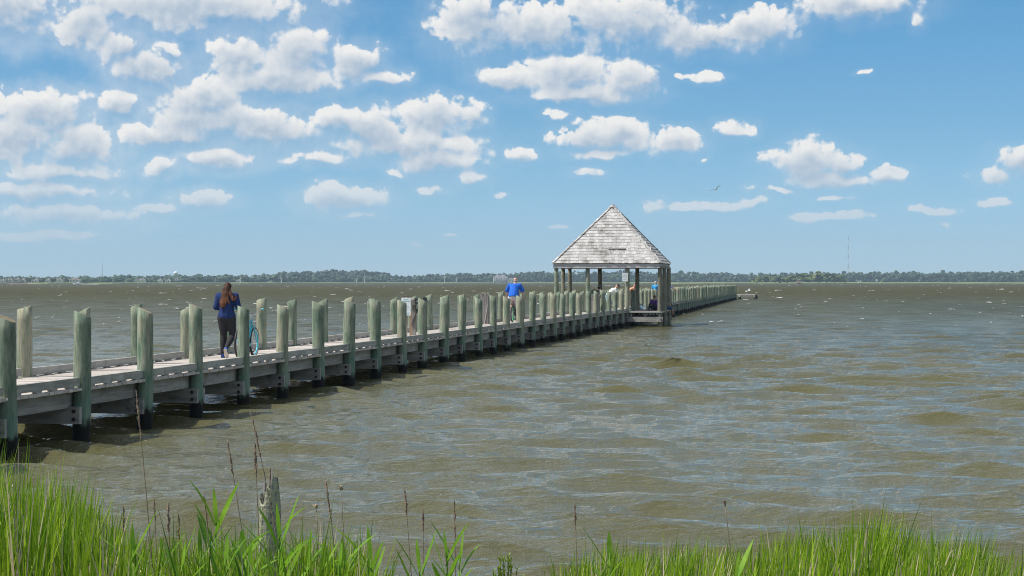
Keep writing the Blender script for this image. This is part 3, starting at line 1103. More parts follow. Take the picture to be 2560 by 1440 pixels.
Yt = 2600.0; k = Yt / F
e = empty('water_tower', ((439 - 1280) * k, Yt, 2.0))
tag(e, 'white bulb water tower rising over the far trees', 'water tower')
hh = (HY - 682) * k
MB().path([(0, 0, 0), (0, 0, hh * 0.12), (0, 0, hh * 0.2), (0, 0, hh * 0.85)], [2.6, 1.7, 1.1, 1.3], 12).build('stem', M['white'], e, True)
MB().ell((0, 0, hh), (3.1, 3.1, 2.5), sub=3).build('tank', M['white'], e, True)

# thin white pole in the wood
Y = shore_Y(601)
e = empty('flag_pole', ((601 - 1280) * Y / F, Y, 1.0))
tag(e, 'thin white pole with a crossarm by the small grey house', 'pole')
MB().path([(0, 0, 0), (0, 0, 16 * Y / F)], [0.28, 0.18], 6).build('shaft', M['white'], e)
MB().path([(-1.6, 0, 12 * Y / F), (1.6, 0, 12 * Y / F)], 0.15, 5).build('crossarm', M['white'], e)


# ---- motor boat in front of the far houses
Yb = 1620.0; k = Yb / F
bt = empty('motor_boat', ((194 - 1280) * k, Yb, 0.0), R(90))
tag(bt, 'white motor boat with a tan top crossing before the far houses', 'boat')
Lb = 24 * k
rings = []
for t, wd, zb, zt in ((-0.5, 1.15, -0.3, 1.0), (-0.2, 1.4, -0.4, 1.0), (0.15, 1.4, -0.35, 1.15), (0.38, 0.8, -0.1, 1.35), (0.5, 0.05, 0.6, 1.55)):
    y = t * Lb
    rings.append([(-wd, y, zt), (-wd * 0.75, y, zb + 0.25), (0, y, zb), (wd * 0.75, y, zb + 0.25), (wd, y, zt), (0, y, zt + 0.05)])
MB().loft(rings).build('hull', M['white'], bt)
MB().box((0, -0.05 * Lb, 1.9), (1.9, Lb * 0.30, 1.3), taper=0.8).build('cabin', M['white'], bt)
MB().box((0, 0.11 * Lb, 2.0), (1.5, 0.12, 0.7), (R(-25), 0, 0)).build('windscreen', M['glass'], bt)
MB().box((0, -0.08 * Lb, 3.0), (2.1, Lb * 0.34, 0.16)).build('hard_top', plain('tan_canvas', (0.50, 0.36, 0.26), 0.9), bt)
for sx in (-0.9, 0.9):
    for sy in (-0.22, 0.07):
        MB().path([(sx, sy * Lb, 1.0), (sx, sy * Lb, 2.95)], 0.05, 5).build('support', M['steel'], bt)
wk = MB()
for i in range(26):
    wk.ell(((208 + i * 1.5 - 1280) * k, Yb + rnd.uniform(-3, 3), 0.05), (rnd.uniform(0.5, 1.2), 1.0, rnd.uniform(0.15, 0.55)), sub=1)
tag(wk.build('boat_wake', M['foam']), 'white foam trail behind the motor boat', 'wake', kind='stuff')

# ---- whitecaps: small breaking crests over the open water
C = []; Rr = []
for i in range(760):
    py = 710.5 + 110 * rnd.random() ** 3.8
    Y = F * H / (py - HY)
    if Y > 1600: continue
    px = rnd.uniform(-500, 3100)
    X = (px - 1280) * Y / F
    s_ = rnd.choice((0.08, 0.10, 0.13, 0.17, 0.24, 0.34)) * (0.25 + min(1.1, Y / 600.0))
    if Y < 160: s_ *= 0.4
    for j in range(rnd.choice((1, 2, 3, 4))):
        C.append((X + rnd.uniform(-1, 1) * s_ * 2.2, Y + rnd.uniform(-.3, .3), 0.05 + rnd.uniform(0.0, 0.05)))
        Rr.append((s_ * rnd.uniform(0.6, 2.1), 0.2, s_ * rnd.uniform(0.12, 0.32)))
o = leafy('whitecaps', C, Rr, M['foam'], 1, 0.3)
tag(o, 'small white breaking crests scattered over the choppy bay', 'whitecaps', kind='stuff')

# ---- haze
hz = MB().box((0, 1900, 46), (9000, 4400, 98))
hm = bpy.data.materials.new('haze')
hm.use_nodes = True
HT = NT(hm.node_tree)
HT.n.remove(HT.n['Principled BSDF'])
pv = HT.node('ShaderNodeVolumePrincipled')
pv.inputs['Color'].default_value = (0.66, 0.84, 1.0, 1)
pv.inputs['Density'].default_value = 0.00012
pv.inputs['Anisotropy'].default_value = 0.2
HT.l.new(pv.outputs[0], HT.n['Material Output'].inputs['Volume'])
tag(hz.build('haze', hm), 'thin bluish summer haze over the bay', 'haze', kind='stuff')

# ------------------------------------------------------------------ the pier
PA = R(10.114)                    # heading of the pier, clockwise from straight ahead
SP = 2.663                        # spacing of the bents
PO = Vector((-7.192, 26.212, 0))  # right-hand pile of bent 0, at the waterline
WID = 2.20
DZ = 0.835                        # top of the deck
BEND_K = 31
BEND = R(1.15)                    # beyond the gazebo the pier turns slightly
NB = 90

pier = empty('pier', PO, -PA)
tag(pier, 'long weathered timber pier on green pilings running out over the bay', 'pier')


def PL(k, u=0.0):
    """bent number (may be fractional) and offset to the right -> local x, y, heading"""
    if k <= BEND_K:
        return Vector((u, k * SP, 0)), 0.0
    b = Vector((0, BEND_K * SP, 0))
    s = (k - BEND_K) * SP
    d = Vector((-math.sin(BEND), math.cos(BEND), 0)); nrm = Vector((math.cos(BEND), math.sin(BEND), 0))
    return b + d * s + nrm * u, BEND


def PW(k, u=0.0, z=0.0):
    """the same in world coordinates"""
    p, _ = PL(k, u)
    p.z = z
    return pier.matrix_basis @ p if False else (PO + Matrix.Rotation(-PA, 3, 'Z') @ p)


def k_at_Y(Y):
    return (Y - PO.y) / (SP * math.cos(PA))


def pile_mesh(seed, top=1.98, cut=0.115, r=0.132):
    r_ = random.Random(seed)
    n = 14
    zs = [-1.6, -0.3, 0.1, 0.35, 0.6, 0.85, 1.1, 1.35, 1.6, 1.78]
    rings = []
    ph = [r_.uniform(0, 2 * PI) for _ in range(4)]
    for z in zs:
        rr = r * (1.05 - 0.03 * z)
        ox = 0.007 * math.sin(z * 2.1 + ph[0]); oy = 0.007 * math.sin(z * 1.7 + ph[1])
        ring = []
        for t in range(n):
            a_ = t * 2 * PI / n
            q = rr * (1 + 0.035 * math.sin(2 * a_ + ph[2] + z) + 0.02 * math.sin(3 * a_ + ph[3] - z * 2) + r_.uniform(-0.012, 0.012))
            ring.append((ox + q * math.cos(a_), oy + q * math.sin(a_), z))
        rings.append(ring)
    last = []
    for (x, y, z) in rings[-1]:
        last.append((x, y, top - cut * x / r * 0.55 + r_.uniform(-0.007, 0.007)))
    rings.append(last)
    mb = MB().loft(rings)
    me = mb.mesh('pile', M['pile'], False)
    me.materials.append(M['pile_end'])
    me.polygons.foreach_set('use_smooth', [True] * len(me.polygons))
    top_face = me.polygons[len(me.polygons) - 1]
    top_face.material_index = 1
    top_face.use_smooth = False
    return me


PILES = [pile_mesh(i, 1.98 + 0.03 * math.sin(i * 2.3), 0.075 + 0.022 * (i % 3), 0.120 + 0.005 * (i % 5)) for i in range(10)]
SKIP = {29, 31}
jit = random.Random(5)
jx = {}
for k in range(0, NB + 1):
    for side in (0, 1):
        u = 0.0 if side == 0 else -WID
        p, hd = PL(k, u)
        dx_, dy_ = jit.uniform(-0.03, 0.03), jit.uniform(-0.09, 0.09)
        jx[(k, side)] = dy_
        if k in SKIP: continue
        me = PILES[jit.randrange(10)]
        rz = hd + (PA + 0.12 if side == 0 else PI) + jit.uniform(-0.2, 0.2)
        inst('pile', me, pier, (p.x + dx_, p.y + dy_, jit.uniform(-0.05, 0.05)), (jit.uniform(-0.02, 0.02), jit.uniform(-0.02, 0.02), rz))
# two piles just short of the frame so the near end does not stop in view
for side in (0, 1):
    for k in (-1, -2):
        p, hd = PL(k, 0.0 if side == 0 else -WID)
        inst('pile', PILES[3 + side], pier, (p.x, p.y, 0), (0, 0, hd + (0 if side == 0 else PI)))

# deck boards
PB = 0.142
bm_mesh = []
for i in range(5):
    mb = MB()
    Lb = WID + 0.15 + jit.uniform(-0.02, 0.02)
    mb.box((-WID / 2 + jit.uniform(-0.012, 0.012), 0, 0), (Lb, PB - 0.008, 0.045))
    bm_mesh.append(mb.mesh('deck_plank', M['deck']))
n_planks = int((NB + 1.6) * SP / PB)
rest = MB()
for i in range(n_planks):
    kk = -1.5 + i * PB / SP
    p, hd = PL(kk, 0.0)
    if i < 290:
        inst('plank', bm_mesh[i % 5], pier, (p.x, p.y, DZ - 0.0225 + jit.uniform(-0.003, 0.003)), (0, 0, hd + jit.uniform(-0.004, 0.004)))
    else:
        c, _ = PL(kk, -WID / 2)
        rest.box((c.x, c.y, DZ - 0.0225 + jit.uniform(-0.003, 0.003)), (WID + 0.16 + jit.uniform(-0.02, 0.02), PB - 0.008, 0.045), (0, 0, hd))
tag(rest.build('far_planks', M['deck'], pier), kind='stuff')

# stringers, cap beams, curbs with spacer blocks
def span_mesh(name, L, w, h, mat):
    return MB().box((0, L / 2, 0), (w, L, h)).mesh(name, mat)


ST = [span_mesh('stringer', SP - 0.02, 0.08, 0.25, M['stringer']) for _ in range(1)][0]
ST_OUT = span_mesh('stringer', SP - 0.02, 0.08, 0.25, M['stringer'])
CURB = [span_mesh('curb', SP - 0.285, 0.085, 0.125, M['curb'])]
cap_m = MB().box((0, 0, 0), (WID + 0.36, 0.085, 0.265)).mesh('cap_beam', M['capbeam'])
bolt_m = MB().path([(0, -0.03, 0), (0, 0.03, 0)], [0.030, 0.030], 8).mesh('bolt', M['bolt'])
blk_m = MB().box((0, 0, 0), (0.075, 0.20, 0.032)).mesh('block', M['curb'])
far_blk = MB()
for k in range(-1, NB):
    p, hd = PL(k + 0.02, 0.0)
    hd2 = PL(k + 0.5)[1]
    R2 = Matrix.Rotation(hd2, 3, 'Z')
    for side, u in ((0, 0.0), (1, -WID)):
        a, _ = PL(k, u)
        if not (k in (29, 30) and side == 0):
            q = a + R2 @ Vector((0, 0.01, 0))
            inst('stringer', ST_OUT, pier, (q.x + (-0.155 if side == 0 else 0.155), q.y, 0.655 + jit.uniform(-0.008, 0.008)), (0, 0, hd2))
        if k in (29, 30): continue          # open to the side decks under the gazebo
        q = a + R2 @ Vector((0, 0.142, 0))
        cu = inst('curb', CURB[0], pier, (q.x, q.y, DZ + 0.032 + 0.0625 + jit.uniform(-0.006, 0.006)), (jit.uniform(-0.003, 0.003), 0, hd2))
        for f_ in (0.10, 0.37, 0.63, 0.90) if k < 30 else (0.12, 0.5, 0.88):
            if k < 45:
                inst('block', blk_m, cu, (0, (SP - 0.285) * f_ + jit.uniform(-0.06, 0.06), -0.0625 - 0.016))
            else:
                c = q + R2 @ Vector((0, (SP - 0.285) * f_, 0))
                far_blk.box((c.x, c.y, DZ + 0.0155), (0.075, 0.20, 0.030), (0, 0, hd2))
    m_, _ = PL(k, -WID / 2)
    inst('stringer', ST, pier, (m_.x, m_.y, 0.655), (0, 0, hd2))
tag(far_blk.build('far_blocks', M['curb'], pier), kind='stuff')
for k in range(-1, NB + 1):
    c, hd = PL(k, -WID / 2)
    R2 = Matrix.Rotation(hd, 3, 'Z')
    for s in (-1, 1):
        q = c + R2 @ Vector((-0.10, s * 0.172 + jx.get((k, 0), 0), 0))
        cb = inst('cap_beam', cap_m, pier, (q.x, q.y, 0.395 + jit.uniform(-0.012, 0.012)), (jit.uniform(-0.02, 0.02), jit.uniform(-0.006, 0.006), hd + jit.uniform(-0.01, 0.01)))
        if s < 0 and k < 60:
            for zz in (0.065, -0.065):
                inst('bolt', bolt_m, cb, (WID / 2 + 0.10 - 0.01, -0.045, zz + jit.uniform(-0.01, 0.01)))
                if k < 12: inst('bolt', bolt_m, cb, (-WID / 2 + 0.10, -0.045, zz))

# low landing stage at the far end
kE = NB
c, hd = PL(kE + 0.25, 0)
ls = empty('landing_stage', PW(kE + 0.4, 0.2), -PA + BEND)
tag(ls, 'low grey landing stage at the far end of the pier', 'landing stage')
LW = 2.75
for i in range(18):
    MB().box((LW / 2 - 0.1, 0.3 + i * 0.2, 0.62), (LW, 0.19, 0.05)).build('plank', M['deck'], ls)
for (x_, y_) in ((0.25, 0.3), (LW - 0.3, 0.3), (0.25, 3.6), (LW - 0.3, 3.6)):
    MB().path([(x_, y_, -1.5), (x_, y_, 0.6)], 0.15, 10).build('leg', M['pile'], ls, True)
MB().box((LW / 2 - 0.1, 0.22, 0.46), (LW, 0.07, 0.24)).build('front_beam', M['grey_wood'], ls)
MB().box((LW / 2 - 0.1, 3.75, 0.46), (LW, 0.07, 0.24)).build('back_beam', M['grey_wood'], ls)
MB().path([(LW - 0.1, 0.2, -0.2), (LW - 0.1, 0.2, 0.65)], 0.2, 10).build('fender', M['black'], ls)
mp = empty('mooring_post', PW(kE + 0.9, 1.45, 0.64), -PA)
tag(mp, 'short dark post with a white cap on the landing stage', 'post')
MB().path([(0, 0, 0), (0, 0, 0.42)], 0.075, 8).build('shaft', M['grey_wood'], mp)
MB().path([(0, 0, 0.42), (0, 0, 0.50), (0, 0, 0.54)], [0.17, 0.16, 0.05], 10).build('cap', M['white'], mp)


def gull(name, loc, rz, label, flying, scale=1.0, bank=0.0):
    g = empty(name, loc, rz)
    tag(g, label, 'gull')
    b = MB()
    b.ell((0, 0, 0), (0.075, 0.20, 0.07)); b.ell((0, 0.19, 0.05), 0.05); b.cap((0, 0.12, 0.03), 0.05, (0, 0.2, 0.05), 0.045)
    b.cap((0, -0.15, 0.0), 0.04, (0, -0.30, -0.01), 0.015)
    b.fused('body', M['white'], g, 0.012, 3)
    MB().path([(0, 0.23, 0.05), (0, 0.29, 0.035)], [0.014, 0.004], 6).build('beak', plain('gull_beak', (0.6, 0.4, 0.05)), g)
    if flying:
        for s in (-1, 1):
            up = 0.30 if s > 0 else -0.02
            sec = []
            for t, ch, z in ((0.03, 0.16, 0.03), (0.22, 0.17, 0.03 + up * 0.6), (0.42, 0.13, 0.02 + up * 1.0), (0.62, 0.07, up * 0.92), (0.72, 0.015, up * 0.8)):
                y0 = 0.06 + (0.05 if 0.1 < t < 0.4 else -0.06 * (t > 0.5))
                sec.append([(s * t, y0, z + 0.008), (s * t, y0 - ch, z + 0.004), (s * t, y0 - ch, z - 0.004), (s * t, y0, z - 0.008)])
            w = MB().loft(sec[:4]).build('wing', plain('gull_wing', (0.60, 0.62, 0.65), 0.8), g, True)
            MB().loft(sec[3:]).build('wing_tip', M['dark_cloth'], w)
    else:
        for s in (-1, 1):
            MB().ell((s * 0.06, -0.05, 0.025), (0.025, 0.20, 0.06), (0.08, 0, 0)).build('wing', plain('gull_wing', (0.55, 0.57, 0.60), 0.8), g, True)
            MB().path([(s * 0.03, 0, -0.05), (s * 0.03, 0.0, -0.16)], 0.008, 5).build('leg', M['red_lens'], g)
    g.scale = (scale,) * 3
    g.rotation_euler = (0, bank, rz)
    return g


gull('gull', at(1790, 473.5, 185), R(-30), 'white gull with raised wing flying beside the gazebo roof', True, 1.0, R(-8))
gull('gull', at(1873, 727, 270), R(80), 'white gull flying low above the landing stage post', True, 0.95, 0.0)

# ------------------------------------------------------------------ the gazebo
KG = 29
gz = empty('gazebo', PW(KG, -1.0), -PA)
tag(gz, 'open pier gazebo with a steep pale cedar shingle pyramid roof', 'gazebo')
DEP = 2 * SP
UX = (-2.98, -1.20, 1.0, 2.82)      # posts across, in the gazebo's own frame (u + 1.0)
gp = [MB().path([(0.008 * math.sin(i + z), 0.008 * math.cos(i * 2 + z), z) for z in (-1.6, 0.2, 1.0, 2.0, 2.8, 3.3)], [0.145, 0.14, 0.135, 0.13, 0.122, 0.118], 12).mesh('post', M['gpost'], True) for i in range(3)]
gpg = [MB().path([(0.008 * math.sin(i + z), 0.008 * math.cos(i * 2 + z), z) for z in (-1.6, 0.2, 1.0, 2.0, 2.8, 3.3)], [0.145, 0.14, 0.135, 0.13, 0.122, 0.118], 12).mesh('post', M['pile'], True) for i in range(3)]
for j, y in enumerate((0.0, DEP)):
    for i, x in enumerate(UX):
        me = (gpg if (j == 0 and i < 3) else gp)[i % 3]
        inst('post', me, gz, (x, y + (0.05 if i % 2 else 0), 0), (jit.uniform(-0.008, 0.008), jit.uniform(-0.008, 0.008), i))
for x in (UX[0], UX[3]):
    inst('post', gp[1], gz, (x, DEP / 2, 0), (0, 0, 1))

EZ, AZ = 3.52, 6.84                 # eave and apex heights
HWX, Y0, Y1 = 3.00, -0.22, DEP + 0.22
CX, CY = -0.13, DEP / 2
HWY = (Y1 - Y0) / 2
# fascia boards
FZ = EZ - 0.155
for nm, c, s in (('fascia', (CX, Y0 + 0.03, FZ), (2 * HWX - 0.10, 0.05, 0.27)), ('fascia', (CX, Y1 - 0.03, FZ), (2 * HWX - 0.10, 0.05, 0.27)),
                 ('fascia', (CX + HWX - 0.05, CY, FZ), (0.05, 2 * HWY - 0.01, 0.274)), ('fascia', (CX - HWX + 0.05, CY, FZ), (0.05, 2 * HWY - 0.01, 0.274))):
    MB().box(c, s).build(nm, M['fascia'], gz)
for x in UX:
    MB().box((x, CY, FZ - 0.06), (0.09, DEP, 0.14)).build('tie_beam', M['grey_wood'], gz)

# roof deck under the shingles, built as four slabs; ceiling boards below
apex = Vector((CX, CY, AZ - 0.03))
cor = [Vector((CX - HWX, Y0, EZ)), Vector((CX + HWX, Y0, EZ)), Vector((CX + HWX, Y1, EZ)), Vector((CX - HWX, Y1, EZ))]
roof = empty('roof', (0, 0, 0), 0, gz)
sh = MB()
for i in range(4):
    a, b_ = cor[i], cor[(i + 1) % 4]
    sh.add([a, b_, apex, a + Vector((0, 0, -0.05)), b_ + Vector((0, 0, -0.05)), apex + Vector((0, 0, -0.06))], [(0, 1, 2), (5, 4, 3), (0, 3, 4, 1)])
sh.build('sheathing', M['sheath'], roof)
sr = random.Random(21)
SHM = {}


def shingle_mesh(w):
    key = round(w, 2)
    if key not in SHM:
        L = 0.36
        SHM[key] = MB().add([(-w / 2, 0, 0), (w / 2, 0, 0), (w / 2, L, 0), (-w / 2, L, 0), (-w / 2, 0, 0.026), (w / 2, 0, 0.026), (w / 2, L, 0.006), (-w / 2, L, 0.006)],
                            [(0, 1, 5, 4), (1, 2, 6, 5), (3, 0, 4, 7), (4, 5, 6, 7), (0, 3, 2, 1)]).mesh('shingle', M['shingle'])
    return SHM[key]


NC = 19
count = 0
other = MB(); otint = []
for face in range(4):
    a, b_ = cor[face], cor[(face + 1) % 4]
    ax = (b_ - a).normalized()
    mid = (a + b_) / 2
    slope = apex - mid
    SL = slope.length
    sd = slope.normalized()
    nrm = ax.cross(sd).normalized()
    half = (b_ - a).length / 2
    Mx = Matrix((ax, sd, nrm)).transposed()
    for c_ in range(NC):
        t0 = -0.04 + c_ * (SL - 0.12) / NC
        hw = half * (1 - max(0, t0) / SL) + 0.02
        x = -hw
        while x < hw - 0.04:
            w = min(sr.choice((0.13, 0.16, 0.18, 0.21, 0.24, 0.27)), hw - x)
            if hw - x - w < 0.06: w = hw - x
            w = round(w, 2)
            tilt = sr.uniform(-0.010, 0.028)
            if sr.random() < 0.04: tilt += 0.05
            p = mid + ax * (x + w / 2) + sd * (t0 + sr.uniform(-0.02, 0.018)) + nrm * (0.012 + c_ % 2 * 0.003)
            # shorten near the hips by sliding the top inward
            Mt = Mx @ Matrix.Rotation(sr.uniform(-0.012, 0.012), 3, 'Z') @ Matrix.Rotation(-0.035 - tilt * 0.4, 3, 'X')
            L = 0.36
            ww = max(0.05, w - 0.006)
            xc = x + w / 2
            hwt = max(0.0, half * (1 - (t0 + L) / SL) + 0.01)
            tl = max(-ww / 2, -hwt - xc); tr = min(ww / 2, hwt - xc)
            if tl > ww / 2: tl = ww / 2 - 0.01
            if tr < -ww / 2: tr = -ww / 2 + 0.01
            clipped = (tl > -ww / 2 + 1e-4) or (tr < ww / 2 - 1e-4)
            vs = [(-ww / 2, 0, 0), (ww / 2, 0, 0), (tr, L, 0), (tl, L, 0), (-ww / 2, 0, 0.026), (ww / 2, 0, 0.026), (tr, L, 0.006), (tl, L, 0.006)]
            fsx = [(0, 1, 5, 4), (1, 2, 6, 5), (3, 0, 4, 7), (4, 5, 6, 7), (0, 3, 2, 1)]
            if face == 0 and count < 300 and clipped:
                ob = inst('shingle', MB().add(vs, fsx).mesh('shingle', M['shingle']), roof, p, Mt.to_euler())
                count += 1
            elif face == 0 and count < 300:
                ob = inst('shingle', shingle_mesh(max(0.05, w - 0.006)), roof, p, Mt.to_euler())
                count += 1
            else:
                other.add([p + Mt @ Vector(v) for v in vs], [(0, 1, 5, 4), (1, 2, 6, 5), (3, 0, 4, 7), (4, 5, 6, 7), (0, 3, 2, 1)])
                otint += [sr.random()] * 8
            x += w
oo = other.build('shingle_courses', M['shingle'], roof)
at_ = oo.data.attributes.new('tint', 'FLOAT', 'POINT')
at_.data.foreach_set('value', np.array(otint, dtype=np.float32))
tag(oo, kind='stuff')
# hip caps: overlapping pairs of narrow shingles up each hip
for i in range(4):
    a = cor[i]
    d = (apex - a)
    n_ = 22
    up_ = Vector((0, 0, 1))
    for j in range(n_):
        p0 = a + d * (j / n_) + up_ * 0.030
        p1 = a + d * ((j + 1.25) / n_) + up_ * 0.016
        MB().bar(p0, p1, 0.17, 0.034).build('hip_cap', M['shingle'], roof)
MB().path([(CX, CY, AZ - 0.14), (CX, CY, AZ + 0.02), (CX, CY, AZ + 0.05)], [0.26, 0.07, 0.02], 4).build('peak_cap', M['fascia'], roof)
# lifted board lying on the front slope
fm = (cor[0] + cor[1]) / 2
fs = (apex - fm).normalized()
fn = Vector((1, 0, 0)).cross(fs).normalized()
pb = fm + fs * 0.98 + fn * 0.085 + Vector((0.52, 0, 0))
MB().bar(pb - Vector((0.5, 0, 0)), pb + Vector((0.5, 0, 0)), 0.05, 0.05, fn).build('loose_batten', M['grey_wood'], roof)

# side decks of the gazebo
for sgn, x0, x1 in ((1, 1.14, 2.90), (-1, -3.06, -1.36)):
    xm, w = (x0 + x1) / 2, (x1 - x0)
    y = -0.12
    while y < DEP + 0.1:
        MB().box((xm, y, DZ - 0.02), (w, 0.14, 0.045)).build('side_plank', M['deck'], gz)
        y += 0.165
    for yy in (-0.17, DEP / 2 + 0.16, DEP + 0.16):
        MB().box((xm, yy, 0.40), (w + 0.18, 0.085, 0.27)).build('side_cap', M['capbeam'], gz)
    for xx in (x0 + 0.1, xm, x1 - 0.1):
        MB().box((xx, DEP / 2, 0.755), (0.07, DEP + 0.2, 0.085)).build('joist', M['stringer'], gz)
        for yy in (-0.16, DEP + 0.10):
            MB().box((xx, yy + 0.04, 0.62), (0.09, 0.09, 0.18)).build('block', M['stringer'], gz)
    MB().box((xm, -0.215, DZ - 0.035), (w + 0.08, 0.04, 0.07)).build('edge_board', M['curb'], gz)
for yy in (-0.12, DEP / 2 + 0.1):
    inst('bolt', bolt_m, gz, (2.9, yy - 0.10, 0.44)); inst('bolt', bolt_m, gz, (2.9, yy - 0.10, 0.34))


# sign on a gazebo post
def sign_board(name, loc, rz, w, h, label, lines, mat_line):
    e = empty(name, loc, rz)
    tag(e, label, 'sign')
    n = 6
    prof = []
    rr = min(w, h) * 0.10
    for cx_, cy_, a0 in ((w / 2 - rr, h - rr, 0), (-w / 2 + rr, h - rr, 90), (-w / 2 + rr, rr, 180), (w / 2 - rr, rr, 270)):
        for q in range(n):
            t = R(a0 + 90 * q / (n - 1))
            prof.append((cx_ + rr * math.cos(t), cy_ + rr * math.sin(t)))
    MB().loft([[(x, 0.0, z) for x, z in prof], [(x, 0.012, z) for x, z in prof]]).build('panel', M['sign_white'], e)
    for (fx0, fx1, fz, th) in lines:
        mb = MB()
        x = fx0
        while x < fx1:                       # too blurred to read: word-long strokes only
            l_ = sr.uniform(0.05, 0.13)
            x2 = min(fx1, x + l_)
            mb.box(((x + x2) / 2 * w - w / 2, -0.0025, fz * h), ((x2 - x) * w, 0.003, th * h))
            x = x2 + 0.03
        mb.build('lettering', M[mat_line], e)
    return e


p = PW(KG, 0.0)
sb_ = sign_board('notice_sign', at(1562.5, 703.5, p.y - 0.2), -PA, 0.31, 0.47, 'pale rectangular notice on a gazebo post', [(0.25, 0.75, 0.86, 0.05), (0.12, 0.88, 0.70, 0.03), (0.12, 0.85, 0.60, 0.03), (0.15, 0.8, 0.50, 0.03), (0.2, 0.8, 0.26, 0.05)], 'sign_grey')

# ------------------------------------------------------------------ people
def hand(mb, wrist, d, side, curl=0.5, s=1.0):
    """palm, four unequal bent fingers and a thumb leaving the side of the palm"""
    d = Vector(d).normalized()
    lat = Vector((0, 0, 1)).cross(d)
    if lat.length < 0.2: lat = Vector((0, 1, 0))
    lat.normalize()
    nm = d.cross(lat).normalized()
    w = Vector(wrist)
    pc = w + d * 0.085 * s
    mb.cap(w, 0.026 * s, w + d * 0.045 * s, 0.030 * s)
    for q in (-1, -0.33, 0.33, 1):
        mb.cap(w + d * 0.03 * s + lat * q * 0.018 * s, 0.014 * s, pc + lat * q * 0.028 * s, 0.0125 * s)
    for q, L in zip((-1, -0.33, 0.33, 1), (0.060, 0.078, 0.082, 0.070)):
        b0 = pc + lat * q * 0.029 * s
        b1 = b0 + (d * (1 - 0.25 * curl) - nm * curl * 0.5).normalized() * L * 0.5 * s
        b2 = b1 + (d * (1 - curl) - nm * curl).normalized() * L * 0.5 * s
        mb.cap(b0, 0.0105 * s, b1, 0.0095 * s)
        mb.cap(b1, 0.0095 * s, b2, 0.008 * s)
    t0 = w + d * 0.03 * s + lat * side * 0.028 * s
    t1 = t0 + (d * 0.6 + lat * side * 0.7).normalized() * 0.038 * s
    t2 = t1 + (d * 0.9 + lat * side * 0.15 - nm * 0.3 * curl).normalized() * 0.032 * s
    mb.cap(t0, 0.014 * s, t1, 0.0115 * s)
    mb.cap(t1, 0.0115 * s, t2, 0.009 * s)


def lerp(a, b, t): return Vector(a) * (1 - t) + Vector(b) * t


